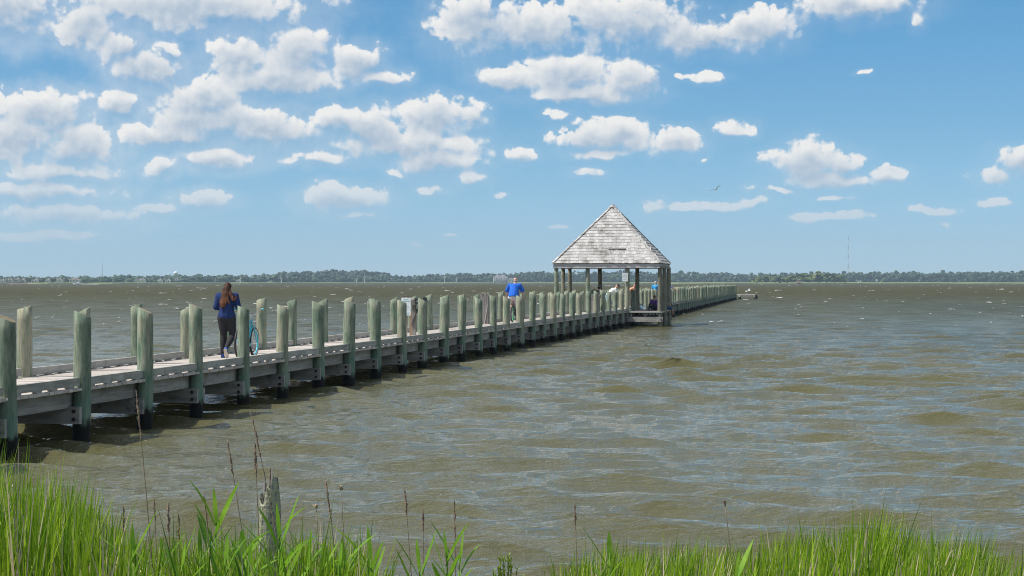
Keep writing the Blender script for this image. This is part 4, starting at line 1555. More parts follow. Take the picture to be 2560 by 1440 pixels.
def person(loc, rz, label, J, g=1.0, skin='skin', top=None, top_len=1.0, bottom='denim', leg_len=1.0, shoes='dark_cloth', sole=None,
           hair=None, cap=None, voxel=0.016, belly=0.0, bare=False):
    """J: joint positions in the figure's own frame (x right, y forward, z up)"""
    e = empty('person', loc, rz)
    tag(e, label, 'person')
    J = {k: Vector(v) for k, v in J.items()}
    fw = J.get('face', Vector((0, 1, 0))).normalized()
    hd = J['head']
    b = MB()
    rt = fw.cross(Vector((0, 0, 1))).normalized()
    upv = rt.cross(fw).normalized()
    # head: skull, face, jaw, nose, ears
    b.ell(hd + upv * 0.018 - fw * 0.01, (0.076, 0.094, 0.098), (0, 0, math.atan2(-fw.x, fw.y)))
    b.cap(hd + fw * 0.035 - upv * 0.02, 0.062, hd + fw * 0.045 - upv * 0.075, 0.042)
    b.cap(hd + fw * 0.095 + upv * 0.005, 0.010, hd + fw * 0.112 - upv * 0.022, 0.014)
    b.cap(hd + fw * 0.088 - upv * 0.058 - rt * 0.02, 0.010, hd + fw * 0.088 - upv * 0.058 + rt * 0.02, 0.010)
    for s in (-1, 1):
        b.ell(hd + rt * s * 0.080 - upv * 0.005, (0.014, 0.024, 0.032), (0, 0, math.atan2(-fw.x, fw.y)))
    b.limb((hd - upv * 0.06 - fw * 0.01, 0.052), (J['neck'], 0.058))
    # trunk
    sl, sr_ = J['shL'], J['shR']
    hl, hr = J['hipL'], J['hipR']
    ch = (sl + sr_) / 2 - (J['neck'] - J['pelvis']).normalized() * 0.10
    b.limb((J['neck'], 0.06), (ch, 0.115 * g), (lerp(ch, J['pelvis'], 0.55), 0.105 * g), (J['pelvis'], 0.12 * g))
    b.limb((sl, 0.058 * g), (ch, 0.10 * g), (sr_, 0.058 * g))
    b.limb((hl, 0.092 * g), (J['pelvis'], 0.11 * g), (hr, 0.092 * g))
    for s, k in ((-1, 'L'), (1, 'R')):
        sh, el, ha = J['sh' + k], J['el' + k], J['ha' + k]
        b.limb((sh, 0.052 * g), (lerp(sh, el, 0.5), 0.046 * g), (el, 0.038 * g), (lerp(el, ha, 0.35), 0.039 * g), (ha, 0.026))
        hand(b, ha, (ha - el), -s, 0.6)
        hp, kn, an = J['hip' + k], J['kn' + k], J['an' + k]
        b.limb((hp, 0.088 * g), (lerp(hp, kn, 0.45), 0.074 * g), (kn, 0.054 * g), (lerp(kn, an, 0.3), 0.056 * g), (an, 0.036))
        toe = J['toe' + k]
        b.limb((an, 0.036), (lerp(an, toe, 0.3) + Vector((0, 0, -0.02)), 0.036), (toe, 0.026))
    b.fused('body', M[skin], e, voxel, 4)
    # eyes
    for s in (-1, 1):
        MB().ell(hd + fw * 0.082 + rt * s * 0.031 + upv * 0.012, 0.011, sub=1).build('eye', M['dark_cloth'], e, True)
    if top and not bare:
        t = MB()
        q = 0.016
        wst = lerp(ch, J['pelvis'], 0.55)
        dn = (J['pelvis'] - J['neck']).normalized()
        t.limb((J['neck'] + dn * 0.055, 0.075), (ch, 0.125 * g + q), (wst, (0.118 + belly) * g + q), (J['pelvis'] - dn * 0.02, (0.128 + belly * 0.6) * g + q))
        t.limb((sl, 0.062 * g + q), (ch, 0.105 * g + q), (sr_, 0.062 * g + q))
        t.limb((lerp(hl, J['pelvis'], 0.15) - dn * 0.05, 0.098 * g + q), (lerp(hr, J['pelvis'], 0.15) - dn * 0.05, 0.098 * g + q))
        t.limb((lerp(hl, J['pelvis'], 0.1) + dn * 0.01, 0.092 * g + q), (lerp(hr, J['pelvis'], 0.1) + dn * 0.01, 0.092 * g + q))
        for k in ('L', 'R'):
            sh, el, ha = J['sh' + k], J['el' + k], J['ha' + k]
            if top_len >= 1.0:
                t.limb((sh, 0.060 * g + q), (lerp(sh, el, 0.6), 0.050 * g + q), (el, 0.046 * g + q), (lerp(el, ha, 0.5), 0.042 * g + q), (lerp(el, ha, 0.88), 0.032 + q))
            else:
                t.limb((sh, 0.060 * g + q), (lerp(sh, el, top_len), 0.056 * g + q))
        tp = t.fused('top', M[top], e, voxel, 4)
        bm_ = bmesh.new(); bm_.from_mesh(tp.data)
        bmesh.ops.bisect_plane(bm_, geom=bm_.verts[:] + bm_.edges[:] + bm_.faces[:], plane_co=J['pelvis'] + dn * 0.045, plane_no=dn, clear_outer=True)
        bm_.to_mesh(tp.data); bm_.free()
    bt_ = MB()
    q = 0.011
    dn = (J['pelvis'] - J['neck']).normalized()
    bt_.limb((hl, 0.10 * g + q), (J['pelvis'], 0.112 * g + q), (hr, 0.10 * g + q))
    bt_.limb((J['pelvis'] - dn * 0.07, 0.112 * g + q), (J['pelvis'], 0.118 * g + q))
    for k in ('L', 'R'):
        hp, kn, an = J['hip' + k], J['kn' + k], J['an' + k]
        if leg_len >= 1.0:
            bt_.limb((hp, 0.096 * g + q), (lerp(hp, kn, 0.5), 0.078 * g + q), (kn, 0.055 * g + q), (lerp(kn, an, 0.35), 0.056 * g + q), (lerp(kn, an, 0.93), 0.036 + q))
        else:
            bt_.limb((hp, 0.096 * g + q), (lerp(hp, kn, leg_len * 0.6), 0.088 * g + q), (lerp(hp, kn, leg_len), 0.084 * g + q))
    bt_.fused('shorts' if leg_len < 1 else 'trousers', M[bottom], e, voxel, 4)
    for k in ('L', 'R'):
        an, toe = J['an' + k], J['toe' + k]
        d = (toe - an); fwd = Vector((d.x, d.y, d.z)); 
        s_ = MB()
        heel = an + Vector((0, 0, -0.045)) if abs(d.z) < 0.09 else an - d.normalized() * 0.03
        heel = J.get('heel' + k, heel)
        s_.limb((an + (heel - an) * 0.3, 0.044), (heel, 0.042), (lerp(heel, toe, 0.5), 0.044), (toe, 0.038))
        so_ = s_.fused('shoe', M[shoes], e, 0.012, 2)
        if sole:
            nrm_ = J.get('sole' + k, Vector((0, 0, -1))).normalized()
            z2 = MB()
            dd = (toe - heel).normalized()
            lt = dd.cross(nrm_).normalized()
            rings = []
            prof = [(-0.20, 0.5), (-0.12, 0.85), (0.15, 0.8), (0.6, 1.0), (0.95, 0.95), (1.15, 0.6), (1.24, 0.2)]
            for off in (0.030, 0.052):
                ring = []
                for t_, w_ in prof: ring.append(lerp(heel, toe, t_) + nrm_ * off + lt * w_ * 0.042)
                for t_, w_ in reversed(prof): ring.append(lerp(heel, toe, t_) + nrm_ * off - lt * w_ * 0.042)
                rings.append(ring)
            z2.loft(rings).build('sole', M[sole], so_)
    if hair:
        h_ = MB()
        h_.ell(hd + upv * 0.030 - fw * 0.022, (0.086, 0.098, 0.096), (0, 0, math.atan2(-fw.x, fw.y)))
        h_.ell(hd - fw * 0.045 - upv * 0.035, (0.072, 0.055, 0.075), (0, 0, math.atan2(-fw.x, fw.y)))
        h_.fused('hair', M[hair], e, 0.012, 3)
    if cap:
        c_ = MB()
        c_.ell(hd + upv * 0.055 - fw * 0.008, (0.088, 0.102, 0.075), (0, 0, math.atan2(-fw.x, fw.y)))
        c_.cap(hd + upv * 0.062 + fw * 0.08 - rt * 0.045, 0.018, hd + upv * 0.050 + fw * 0.165 - rt * 0.03, 0.012)
        c_.cap(hd + upv * 0.062 + fw * 0.08 + rt * 0.045, 0.018, hd + upv * 0.050 + fw * 0.165 + rt * 0.03, 0.012)
        c_.cap(hd + upv * 0.064 + fw * 0.08, 0.020, hd + upv * 0.052 + fw * 0.17, 0.012)
        c_.fused('cap', M[cap], e, 0.012, 3)
    return e


# woman walking her bicycle
JW = dict(head=(0.02, 0.03, 1.515), face=(0.15, 1, -0.05), neck=(0.015, 0.0, 1.395), pelvis=(0.0, -0.01, 0.90),
          shL=(-0.165, 0.0, 1.335), elL=(-0.225, -0.03, 1.10), haL=(-0.10, 0.20, 1.06),
          shR=(0.19, 0.0, 1.335), elR=(0.265, -0.02, 1.09), haR=(0.27, 0.19, 1.02),
          hipL=(-0.085, 0, 0.86), knL=(-0.075, 0.03, 0.475), anL=(-0.085, 0.0, 0.085), toeL=(-0.10, 0.14, 0.035),
          hipR=(0.085, 0, 0.86), knR=(0.125, 0.06, 0.49), anR=(0.045, -0.22, 0.215), toeR=(0.055, -0.175, 0.045), heelR=(0.045, -0.245, 0.185), soleR=Vector((0, -1, -0.15)))
wom = person((-6.16, 39.9, DZ), R(-6), 'person in navy sweater with long brown hair walking a turquoise bicycle', JW, g=1.14, top='sweater', bottom='leggings', shoes='shoe_blue', sole='sole',
             voxel=0.012, belly=0.012)
hr_ = MB()
hr_.ell((0.02, 0.015, 1.545), (0.088, 0.098, 0.094)); hr_.ell((0.02, -0.055, 1.46), (0.080, 0.055, 0.10))
hrn = random.Random(3)
hr_.limb(((0.02, -0.06, 1.50), 0.075), ((0.03, -0.10, 1.38), 0.075), ((0.02, -0.125, 1.26), 0.055), ((-0.02, -0.125, 1.15), 0.030))
for i in range(54):
    a_ = hrn.uniform(-1, 1) * hrn.uniform(0.35, 1)
    x0 = 0.02 + 0.075 * a_
    x1 = 0.03 + 0.12 * a_ + hrn.uniform(-0.02, 0.03)
    end = 1.06 + 0.16 * abs(a_ + 0.15) + hrn.uniform(0, 0.10)
    if a_ > 0.35: x1 += 0.09; end += 0.06
    x2 = x1 + hrn.uniform(-0.06, 0.05) + (-0.07 if a_ < 0.3 else 0.02)
    yb = -0.105 - 0.035 * (1 - a_ * a_)
    hr_.limb(((x0, -0.05 - 0.03 * (1 - a_ * a_), 1.50), 0.024), ((x0 * 0.5 + x1 * 0.5, yb, 1.38), 0.022), ((x1, yb - 0.03, 1.25), 0.018), ((x2, yb - 0.035 + hrn.uniform(-.02, .01), end), 0.007))
hr_.fused('hair', M['hair_brown'], wom, 0.0085, 2)


def wheel(parent, y, rim, tyre='black', tw=0.026, spokes=14, Rw=0.33):
    w = empty('wheel', (0, y, Rw), 0, parent)
    MB().torus((0, 0, 0), Rw - tw, tw, 'x', 36, 8).build('tyre', M[tyre], w, True)
    MB().torus((0, 0, 0), Rw - 2 * tw - 0.012, 0.018, 'x', 36, 6, flat=1.1).build('rim', M[rim], w, True)
    if rim == 'turq': MB().torus((0, 0, 0), Rw - 2 * tw - 0.002, 0.015, 'x', 36, 6, flat=1.6).build('whitewall', M['white'], w, True)
    sp = MB()
    for i in range(spokes):
        t = i * 2 * PI / spokes
        s = 0.025 if i % 2 else -0.025
        sp.path([(s, 0.02 * math.cos(t), 0.02 * math.sin(t)), (0, (Rw - 0.07) * math.cos(t), (Rw - 0.07) * math.sin(t))], 0.0022, 4)
    sp.build('spokes', M['chrome'], w)
    MB().path([(-0.05, 0, 0), (0.05, 0, 0)], 0.022, 8).build('hub', M['chrome'], w)
    return w


def bicycle(loc, rz, label, frame, rim, saddle, grip, fender, bar_m='chrome', bar_h=1.03, saddle_h=0.86):
    e = empty('bicycle', loc, rz)
    tag(e, label, 'bicycle')
    wheel(e, -0.55, rim); wheel(e, 0.55, rim)
    fr = MB()
    bb = (0, -0.08, 0.29); hd_b = (0, 0.36, 0.66); hd_t = (0, 0.33, 0.82); st = (0, -0.20, saddle_h - 0.08)
    fr.path([bb, st], 0.018, 8)
    fr.path([hd_b, (0, 0.18, 0.45), bb], 0.021, 8)
    fr.path([hd_t, (0, 0.12, 0.74), (0, -0.08, 0.62), (0, -0.175, 0.56)], 0.019, 8)
    fr.path([hd_b, hd_t], 0.024, 8)
    for s in (-1, 1):
        fr.path([(s * 0.03, -0.10, 0.29), (s * 0.06, -0.55, 0.33)], 0.011, 6)
        fr.path([(s * 0.02, -0.18, 0.58), (s * 0.06, -0.36, 0.52), (s * 0.06, -0.55, 0.33)], 0.010, 6)
    fr.build('frame', M[frame], e, True)
    fk = MB()
    fk.path([(-0.055, 0.36, 0.69), (0.055, 0.36, 0.69)], 0.016, 6)
    for s in (-1, 1):
        fk.path([(s * 0.055, 0.36, 0.69), (s * 0.055, 0.42, 0.50), (s * 0.055, 0.55, 0.33)], [0.014, 0.013, 0.010], 6)
    fk.build('fork', M[frame], e, True)
    if fender:
        for y in (-0.55, 0.55):
            MB().torus((0, y, 0.33), 0.350, 0.030, 'x', 20, 6, R(15) if y > 0 else R(25), R(165) if y > 0 else R(200), flat=1.1).build('fender', M[fender], e, True)
    sd_ = MB()
    sd_.ell((0, -0.27, saddle_h), (0.105, 0.095, 0.040)); sd_.cap((0, -0.22, saddle_h), 0.045, (0, -0.06, saddle_h + 0.005), 0.022)
    s1 = sd_.fused('saddle', M[saddle], e, 0.012, 3)
    MB().path([(0, -0.20, saddle_h - 0.12), (0, -0.225, saddle_h - 0.02)], 0.013, 8).build('seat_post', M['chrome'], s1)
    hb = MB()
    hb.path([hd_t, (0, 0.31, 0.92)], 0.014, 8)
    for s in (-1, 1):
        hb.path([(0, 0.31, 0.92), (s * 0.10, 0.33, 0.94), (s * 0.20, 0.30, bar_h), (s * 0.30, 0.16, bar_h + 0.01), (s * 0.335, 0.08, bar_h + 0.005)], 0.011, 8)
    h1 = hb.build('handlebar', M[bar_m], e, True)
    for s in (-1, 1):
        MB().path([(s * 0.298, 0.165, bar_h + 0.01), (s * 0.342, 0.06, bar_h + 0.004)], 0.018, 8).build('grip', M[grip], h1, True)
    MB().box((0, -0.30, saddle_h - 0.09), (0.06, 0.02, 0.045)).build('rear_reflector', M['red_lens'], e)
    cg = MB()
    cg.path([(0.055, -0.08, 0.29), (0.055, -0.3, 0.33), (0.055, -0.53, 0.34)], [0.06, 0.035, 0.03], 8, flat=1.0)
    cg.build('chain_guard', M[frame], e, True)
    for s in (-1, 1):
        cr = MB().path([(s * 0.06, -0.08, 0.29), (s * 0.07, -0.08 + 0.05 * s, 0.29 - 0.15 * s)], 0.011, 6).build('crank', M['chrome'], e)
        MB().box((s * 0.12, -0.08 + 0.05 * s, 0.29 - 0.15 * s), (0.09, 0.08, 0.025)).build('pedal', M['black'], cr)
    MB().path([(-0.06, -0.15, 0.28), (-0.12, -0.35, 0.24)], 0.008, 6).build('kickstand', M['chrome'], e)
    return e


bicycle((-5.715, 39.85, DZ), R(-8.5), 'turquoise beach cruiser bicycle being walked along the pier', 'turq', 'turq', 'turq_soft', 'turq_soft', None, bar_h=1.05)

# man cycling away
kb = k_at_Y(75.4)
pm = PW(kb, -1.50, DZ)
bicycle(pm, -PA, 'black bicycle with green wheel rims ridden along the pier', 'black', 'green_rim', 'black', 'black', None, bar_h=1.05, saddle_h=0.92)
JM = dict(head=(0.03, 0.10, 1.70), face=(0.25, 1, -0.12), neck=(0.01, 0.02, 1.565), pelvis=(0.0, -0.27, 1.02),
          shL=(-0.205, 0.0, 1.49), elL=(-0.33, 0.06, 1.25), haL=(-0.335, 0.10, 1.09), shR=(0.205, 0.0, 1.49), elR=(0.34, 0.06, 1.25), haR=(0.335, 0.10, 1.09),
          hipL=(-0.10, -0.25, 0.99), knL=(-0.125, 0.16, 0.80), anL=(-0.12, 0.0, 0.50), toeL=(-0.12, 0.12, 0.455),
          hipR=(0.10, -0.25, 0.99), knR=(0.13, 0.02, 0.58), anR=(0.12, -0.10, 0.225), toeR=(0.12, 0.03, 0.175))
man = person(pm, -PA, 'bald person in royal blue polo shirt and pale shorts cycling away', JM, g=1.34, top='polo', top_len=0.85, bottom='shorts_grey', leg_len=0.85, shoes='dark_cloth', voxel=0.016, belly=0.03)
hh_ = MB()
hh_.torus((0.03, 0.085, 1.675), 0.078, 0.016, 'z', 20, 6, R(150), R(390))
hh_.build('hair_fringe', M['hair_grey'], man, True)

STAND = dict(head=(0.0, 0.03, 1.56), face=(0, 1, 0), neck=(0, 0, 1.44), pelvis=(0, 0, 0.93), shL=(-0.18, 0, 1.38), elL=(-0.24, 0.0, 1.12), haL=(-0.22, 0.12, 0.90),
             shR=(0.18, 0, 1.38), elR=(0.24, 0.0, 1.12), haR=(0.22, 0.12, 0.90), hipL=(-0.09, 0, 0.89), knL=(-0.09, 0.02, 0.48), anL=(-0.09, 0, 0.09), toeL=(-0.10, 0.15, 0.035),
             hipR=(0.09, 0, 0.89), knR=(0.09, 0.02, 0.48), anR=(0.09, 0, 0.09), toeR=(0.10, 0.15, 0.035))
BENT = dict(head=(0.0, 0.50, 1.40), face=(0, 0.75, -0.65), neck=(0, 0.40, 1.29), pelvis=(0, -0.02, 0.92), shL=(-0.18, 0.33, 1.25), elL=(-0.22, 0.40, 0.96), haL=(-0.16, 0.46, 0.72),
            shR=(0.18, 0.33, 1.25), elR=(0.22, 0.40, 0.96), haR=(0.16, 0.46, 0.72), hipL=(-0.09, -0.03, 0.88), knL=(-0.10, 0.05, 0.48), anL=(-0.10, -0.04, 0.09), toeL=(-0.11, 0.11, 0.035),
            hipR=(0.09, -0.03, 0.88), knR=(0.10, 0.10, 0.49), anR=(0.10, 0.04, 0.09), toeR=(0.11, 0.19, 0.035))
SIT = dict(head=(0.0, 0.06, 0.74), face=(0, 1, -0.2), neck=(0, 0.02, 0.62), pelvis=(0, 0, 0.13), shL=(-0.18, 0.01, 0.56), elL=(-0.22, 0.14, 0.34), haL=(-0.10, 0.32, 0.32),
           shR=(0.18, 0.01, 0.56), elR=(0.22, 0.14, 0.34), haR=(0.10, 0.32, 0.32), hipL=(-0.09, 0.02, 0.12), knL=(-0.12, 0.40, 0.36), anL=(-0.10, 0.55, 0.06), toeL=(-0.10, 0.70, 0.035),
           hipR=(0.09, 0.02, 0.12), knR=(0.12, 0.40, 0.36), anR=(0.10, 0.55, 0.06), toeR=(0.10, 0.70, 0.035))


def on_deck(px, k):
    """point on the deck under photo column px at bent k"""
    Y = PW(k, -0.5).y
    return Vector(((px - 1280) * Y / F, Y, DZ + 0.002))


person(on_deck(1569, 32.6), R(-68), 'shirtless person in red cap and checked shorts bending over under the gazebo', BENT, g=1.05, skin='skin_tan', bottom='plaid', leg_len=0.92, cap='cap_red', bare=True, voxel=0.018)
B2 = dict(BENT)
person(on_deck(1521, 27.2), R(-72), 'person in white shirt and black cap stooping behind the pilings', B2, g=1.0, top='white', top_len=0.7, bottom='light_blue', leg_len=0.8, cap='dark_cloth', voxel=0.018)
person(on_deck(1639, 36.0), R(-20), 'person in bright blue tee standing beyond the gazebo corner post', STAND, g=1.05, top='tee_blue', top_len=0.6, bottom='denim', hair='hair_grey', voxel=0.018)
J2 = dict(STAND); J2.update(haR=(0.42, 0.42, 1.06), elR=(0.30, 0.20, 1.16))
person(on_deck(1671, 37.6), R(-55), 'person with red hair and lilac top reaching an arm over the pilings', J2, g=0.95, top='lilac', top_len=0.5, bottom='denim', hair='hair_red', voxel=0.018)
pst = PW(KG + 1.2, 1.45, DZ + 0.004)
pst = Vector(((1637 - 1280) * pst.y / F, pst.y, DZ + 0.004))
person(pst, R(150), 'person in purple top sitting on the gazebo side deck', SIT, g=1.1, top='purple', bottom='dark_cloth', hair='hair_dark', voxel=0.018)
pf = PW(KG + 1.75, 1.93, DZ + 0.004)
J3 = dict(SIT); J3.update(knL=(-0.12, 0.42, 0.10), anL=(-0.12, 0.48, -0.30), toeL=(-0.12, 0.60, -0.36), knR=(0.12, 0.42, 0.10), anR=(0.12, 0.48, -0.30), toeR=(0.12, 0.60, -0.36))
pf = Vector(((1661 - 1280) * pf.y / F, pf.y, DZ + 0.02))
person(pf, R(-88), 'person in dark cap sitting on the deck edge holding a fishing rod', J3, g=1.0, skin='skin_tan', top='dark_cloth', top_len=0.5, bottom='denim', leg_len=0.9, cap='dark_cloth', voxel=0.018)
person(on_deck(1497, 29.6), R(-35), 'child in dark top and jeans standing in shade under the gazebo roof', {k: Vector(v) * (0.80 if k != 'face' else 1) for k, v in STAND.items()}, g=0.85, skin='skin_tan', top='dark_cloth', bottom='denim', hair='hair_dark', voxel=0.018)


def rod(p0, p1, label, bend=0.15):
    e = empty('fishing_rod', p0)
    tag(e, label, 'fishing rod')
    p0, p1 = Vector(p0), Vector(p1)
    d = p1 - p0
    pts = [d * t + Vector((0, 0, -bend * t * t)) for t in (0, 0.25, 0.5, 0.75, 1.0)]
    MB().path(pts, [0.012, 0.010, 0.008, 0.006, 0.004], 6).build('blank', M['steel'], e)
    MB().path([d * -0.04, d * 0.12], 0.017, 8).build('handle', M['black'], e)
    MB().ell(d * 0.14 + Vector((0, 0, -0.04)), (0.03, 0.04, 0.04), sub=1).build('reel', M['black'], e)
    return e


rod(pf + Vector((0.42, 0.03, 0.33)), at(1690, 790, pf.y - 0.3), 'fishing rod slanting from the seated angler down to the water', 0.1)
q0 = PW(24.9, 0.05, DZ + 0.15)
rod(q0, at(1494, 832, q0.y + 0.2), 'thin fishing rod leaning off the deck beside the lidded bin', 0.05)
q0 = PW(28.6, 0.1, DZ + 0.2)
rod(q0, at(1571, 814, q0.y + 0.3), 'thin fishing rod hanging over the edge by the gazebo', 0.05)
q0 = PW(27.0, -0.45, DZ + 0.9)
rod(q0, q0 + Vector((-0.95, 0.3, 0.75)), 'fishing rod slanting up past the lidded bin', 0.05)


def cooler(loc, rz, label, c, s, lidc):
    e = empty('cooler', loc, rz)
    tag(e, label, 'cooler')
    MB().box((0, 0, s[2] * 0.42), (s[0], s[1], s[2] * 0.84), taper=1.06).build('tub', M[c], e)
    MB().box((0, 0, s[2] * 0.92), (s[0] * 1.1, s[1] * 1.1, s[2] * 0.16), taper=0.9).build('lid', M[lidc], e)
    MB().torus((0, 0, s[2] * 0.88), s[0] * 0.5, 0.012, 'x', 10, 5, 0, PI).build('handle', M['dark_cloth'], e)


cooler(on_deck(1600, 31.6), -PA, 'light blue cooler with dark lid on the deck behind the gazebo', 'light_blue', (0.26, 0.24, 0.30), 'dark_cloth')
cooler(on_deck(1610, 31.9), -PA, 'pale tackle box beside the light blue cooler', 'sign_white', (0.22, 0.2, 0.16), 'light_blue')
cooler(on_deck(1588, 31.5), -PA, 'black bag on the deck at the foot of the gazebo post', 'dark_cloth', (0.26, 0.2, 0.18), 'dark_cloth')
cooler(PW(26.2, -0.5, DZ + 0.002), -PA, 'dark blue bucket box behind the pilings near the bin', 'dark_cloth', (0.3, 0.3, 0.42), 'denim')

# ------------------------------------------------------------------ pier furniture
# sign on a brown post
ks = k_at_Y(52.0)
sp_ = Vector(((1016.5 - 1280) * 51.9 / F, 51.9, DZ))
sg = sign_board('information_sign', sp_ + Vector((-0.015, -0.045, 0.70)), -PA, 0.27, 0.50, 'white rounded information sign with pale green lettering on a thin post',
                [(0.25, 0.75, 0.90, 0.035), (0.12, 0.88, 0.80, 0.05), (0.2, 0.8, 0.52, 0.018), (0.18, 0.82, 0.44, 0.018), (0.2, 0.75, 0.36, 0.018), (0.15, 0.85, 0.14, 0.03), (0.2, 0.8, 0.08, 0.02)], 'sign_green')
MB().box((0.0, 0.035, -0.09), (0.045, 0.045, 1.22)).build('post', M['brown_wood'], sg)
MB().box((0.0, 0.05, 0.515), (0.16, 0.05, 0.03)).build('top_clip', M['black'], sg)
# fish cleaning stand
fs_ = empty('fish_cleaning_stand', Vector(((1033 - 1280) * 52.6 / F, 52.6, DZ)), -PA)
tag(fs_, 'weathered wooden fish cleaning stand with dark metal trough behind the white sign', 'stand')
MB().box((0.03, 0.0, 0.50), (0.10, 0.10, 1.0)).build('post', M['grey_wood'], fs_)
MB().box((-0.06, -0.02, 0.40), (0.075, 0.05, 0.80)).build('post', M['brown_wood'], fs_)
MB().bar((-0.05, -0.05, 0.45), (0.10, -0.05, 0.82), 0.04, 0.09, (0, 1, 0)).build('brace', M['grey_wood'], fs_)
MB().bar((0.02, 0.0, 0.70), (0.26, 0.02, 1.02), 0.05, 0.10, (0, 1, 0)).build('brace', M['dark_cloth'], fs_)
MB().box((0.00, -0.05, 1.06), (0.22, 0.30, 0.15), (0, R(-8), R(15))).build('table_frame', M['grey_wood'], fs_)
tr_ = MB().box((0.23, -0.02, 1.10), (0.25, 0.34, 0.05), (0, R(-12), 0)).build('trough', M['steel'], fs_)
MB().box((0.105, -0.03, 1.10), (0.022, 0.36, 0.15), (0, R(-12), 0)).build('lip', M['black'], tr_)
MB().box((0.36, -0.03, 1.125), (0.03, 0.37, 0.15), (0, R(-12), 0)).build('lip', M['black'], tr_)
MB().box((0.23, -0.20, 1.06), (0.26, 0.025, 0.045), (0, R(-12), 0)).build('lip', M['black'], tr_)


def litter_bin(name, loc, rz, w, h, label, lid, broken=False):
    e = empty(name, loc, rz)
    tag(e, label, 'bin')
    n = 4
    for side in range(4):
        for i in range(n):
            x = -w / 2 + w * (i + 0.5) / n
            hh2 = h * (1 - (0.10 * sr.random() if broken else 0.0))
            c = Matrix.Rotation(side * PI / 2, 3, 'Z') @ Vector((x, -w / 2, 0))
            MB().box((c.x, c.y, hh2 / 2), (w / n * 0.92, 0.025, hh2), (0, sr.uniform(-0.02, 0.02), side * PI / 2)).build('slat', M['grey_wood'], e)
    for z in (h * 0.2, h * 0.8):
        for side in range(4):
            c = Matrix.Rotation(side * PI / 2, 3, 'Z') @ Vector((0, -w / 2 + 0.03, 0))
            MB().box((c.x, c.y, z), (w * 0.9, 0.035, 0.07), (0, 0, side * PI / 2)).build('rail', M['grey_wood'], e)
    if lid:
        l_ = MB().box((0, 0, h + 0.03), (w * 1.35, w * 1.35, 0.05), (0, R(3), 0)).build('lid', M['grey_wood'], e)
        MB().box((0, -w * 0.56, h - 0.06), (w * 1.25, 0.03, 0.13)).build('lid_skirt', M['grey_wood'], l_)
        MB().box((w * 0.58, 0, h - 0.07), (0.03, w * 1.15, 0.13)).build('lid_skirt', M['dark_cloth'], l_)
    else:
        for x in (-1, 1):
            MB().box((x * w * 0.52, 0, h * 0.5), (0.07, 0.09, h)).build('corner_post', M['grey_wood'], e)
        MB().box((0.0, 0.03, h * 0.74), (w * 0.8, 0.05, 0.09)).build('cross_board', M['grey_wood'], e)
        MB().bar((w * 0.05, -w * 0.52, 0.0), (w * 0.42, -w * 0.52, h * 0.62), 0.02, 0.05, (0, 1, 0)).build('brace', M['offwhite'], e)
        MB().box((-w * 0.1, 0, h + 0.02), (w * 0.7, 0.2, 0.03), (0, R(10), 0)).build('broken_top', M['grey_wood'], e)


litter_bin('litter_bin', Vector(((1489 - 1280) * 91.2 / F, 91.2, DZ)), -PA, 0.36, 0.95, 'grey wooden litter bin with overhanging lid near the gazebo', True)
litter_bin('broken_bin', Vector(((1212.5 - 1280) * 72.2 / F, 72.2, DZ)), -PA, 0.30, 1.18, 'battered grey wooden bin frame with broken top behind the cyclist', False, True)

# ------------------------------------------------------------------ foreground vegetation
def ground_z(x, y):
    edge = 12.6 + 0.45 * math.sin(x * 1.3) + 0.25 * math.sin(x * 3.1 + 1) + (0.9 if x < -2.2 else 0) - (1.5 if -0.9 < x < 0.25 else 0)
    t = max(-1.2, min(1, (edge - y) / 1.4))
    return (0.03 + 0.22 * t ** 0.7) if t > 0 else 0.03 + 0.30 * t


GT_X = [-300, 0, 60, 150, 230, 290, 340, 420, 500, 600, 700, 800, 880, 930, 960, 1330, 1370, 1440, 1540, 1640, 1760, 1880, 1960, 2050, 2140, 2230, 2330, 2430, 2500, 2545, 2575, 2900]
GT_Y = [1130, 1128, 1150, 1180, 1225, 1285, 1345, 1325, 1305, 1320, 1305, 1305, 1310, 1345, 1600, 1600, 1385, 1372, 1352, 1350, 1352, 1345, 1322, 1298, 1278, 1285, 1318, 1345, 1365, 1400, 1395, 1390]


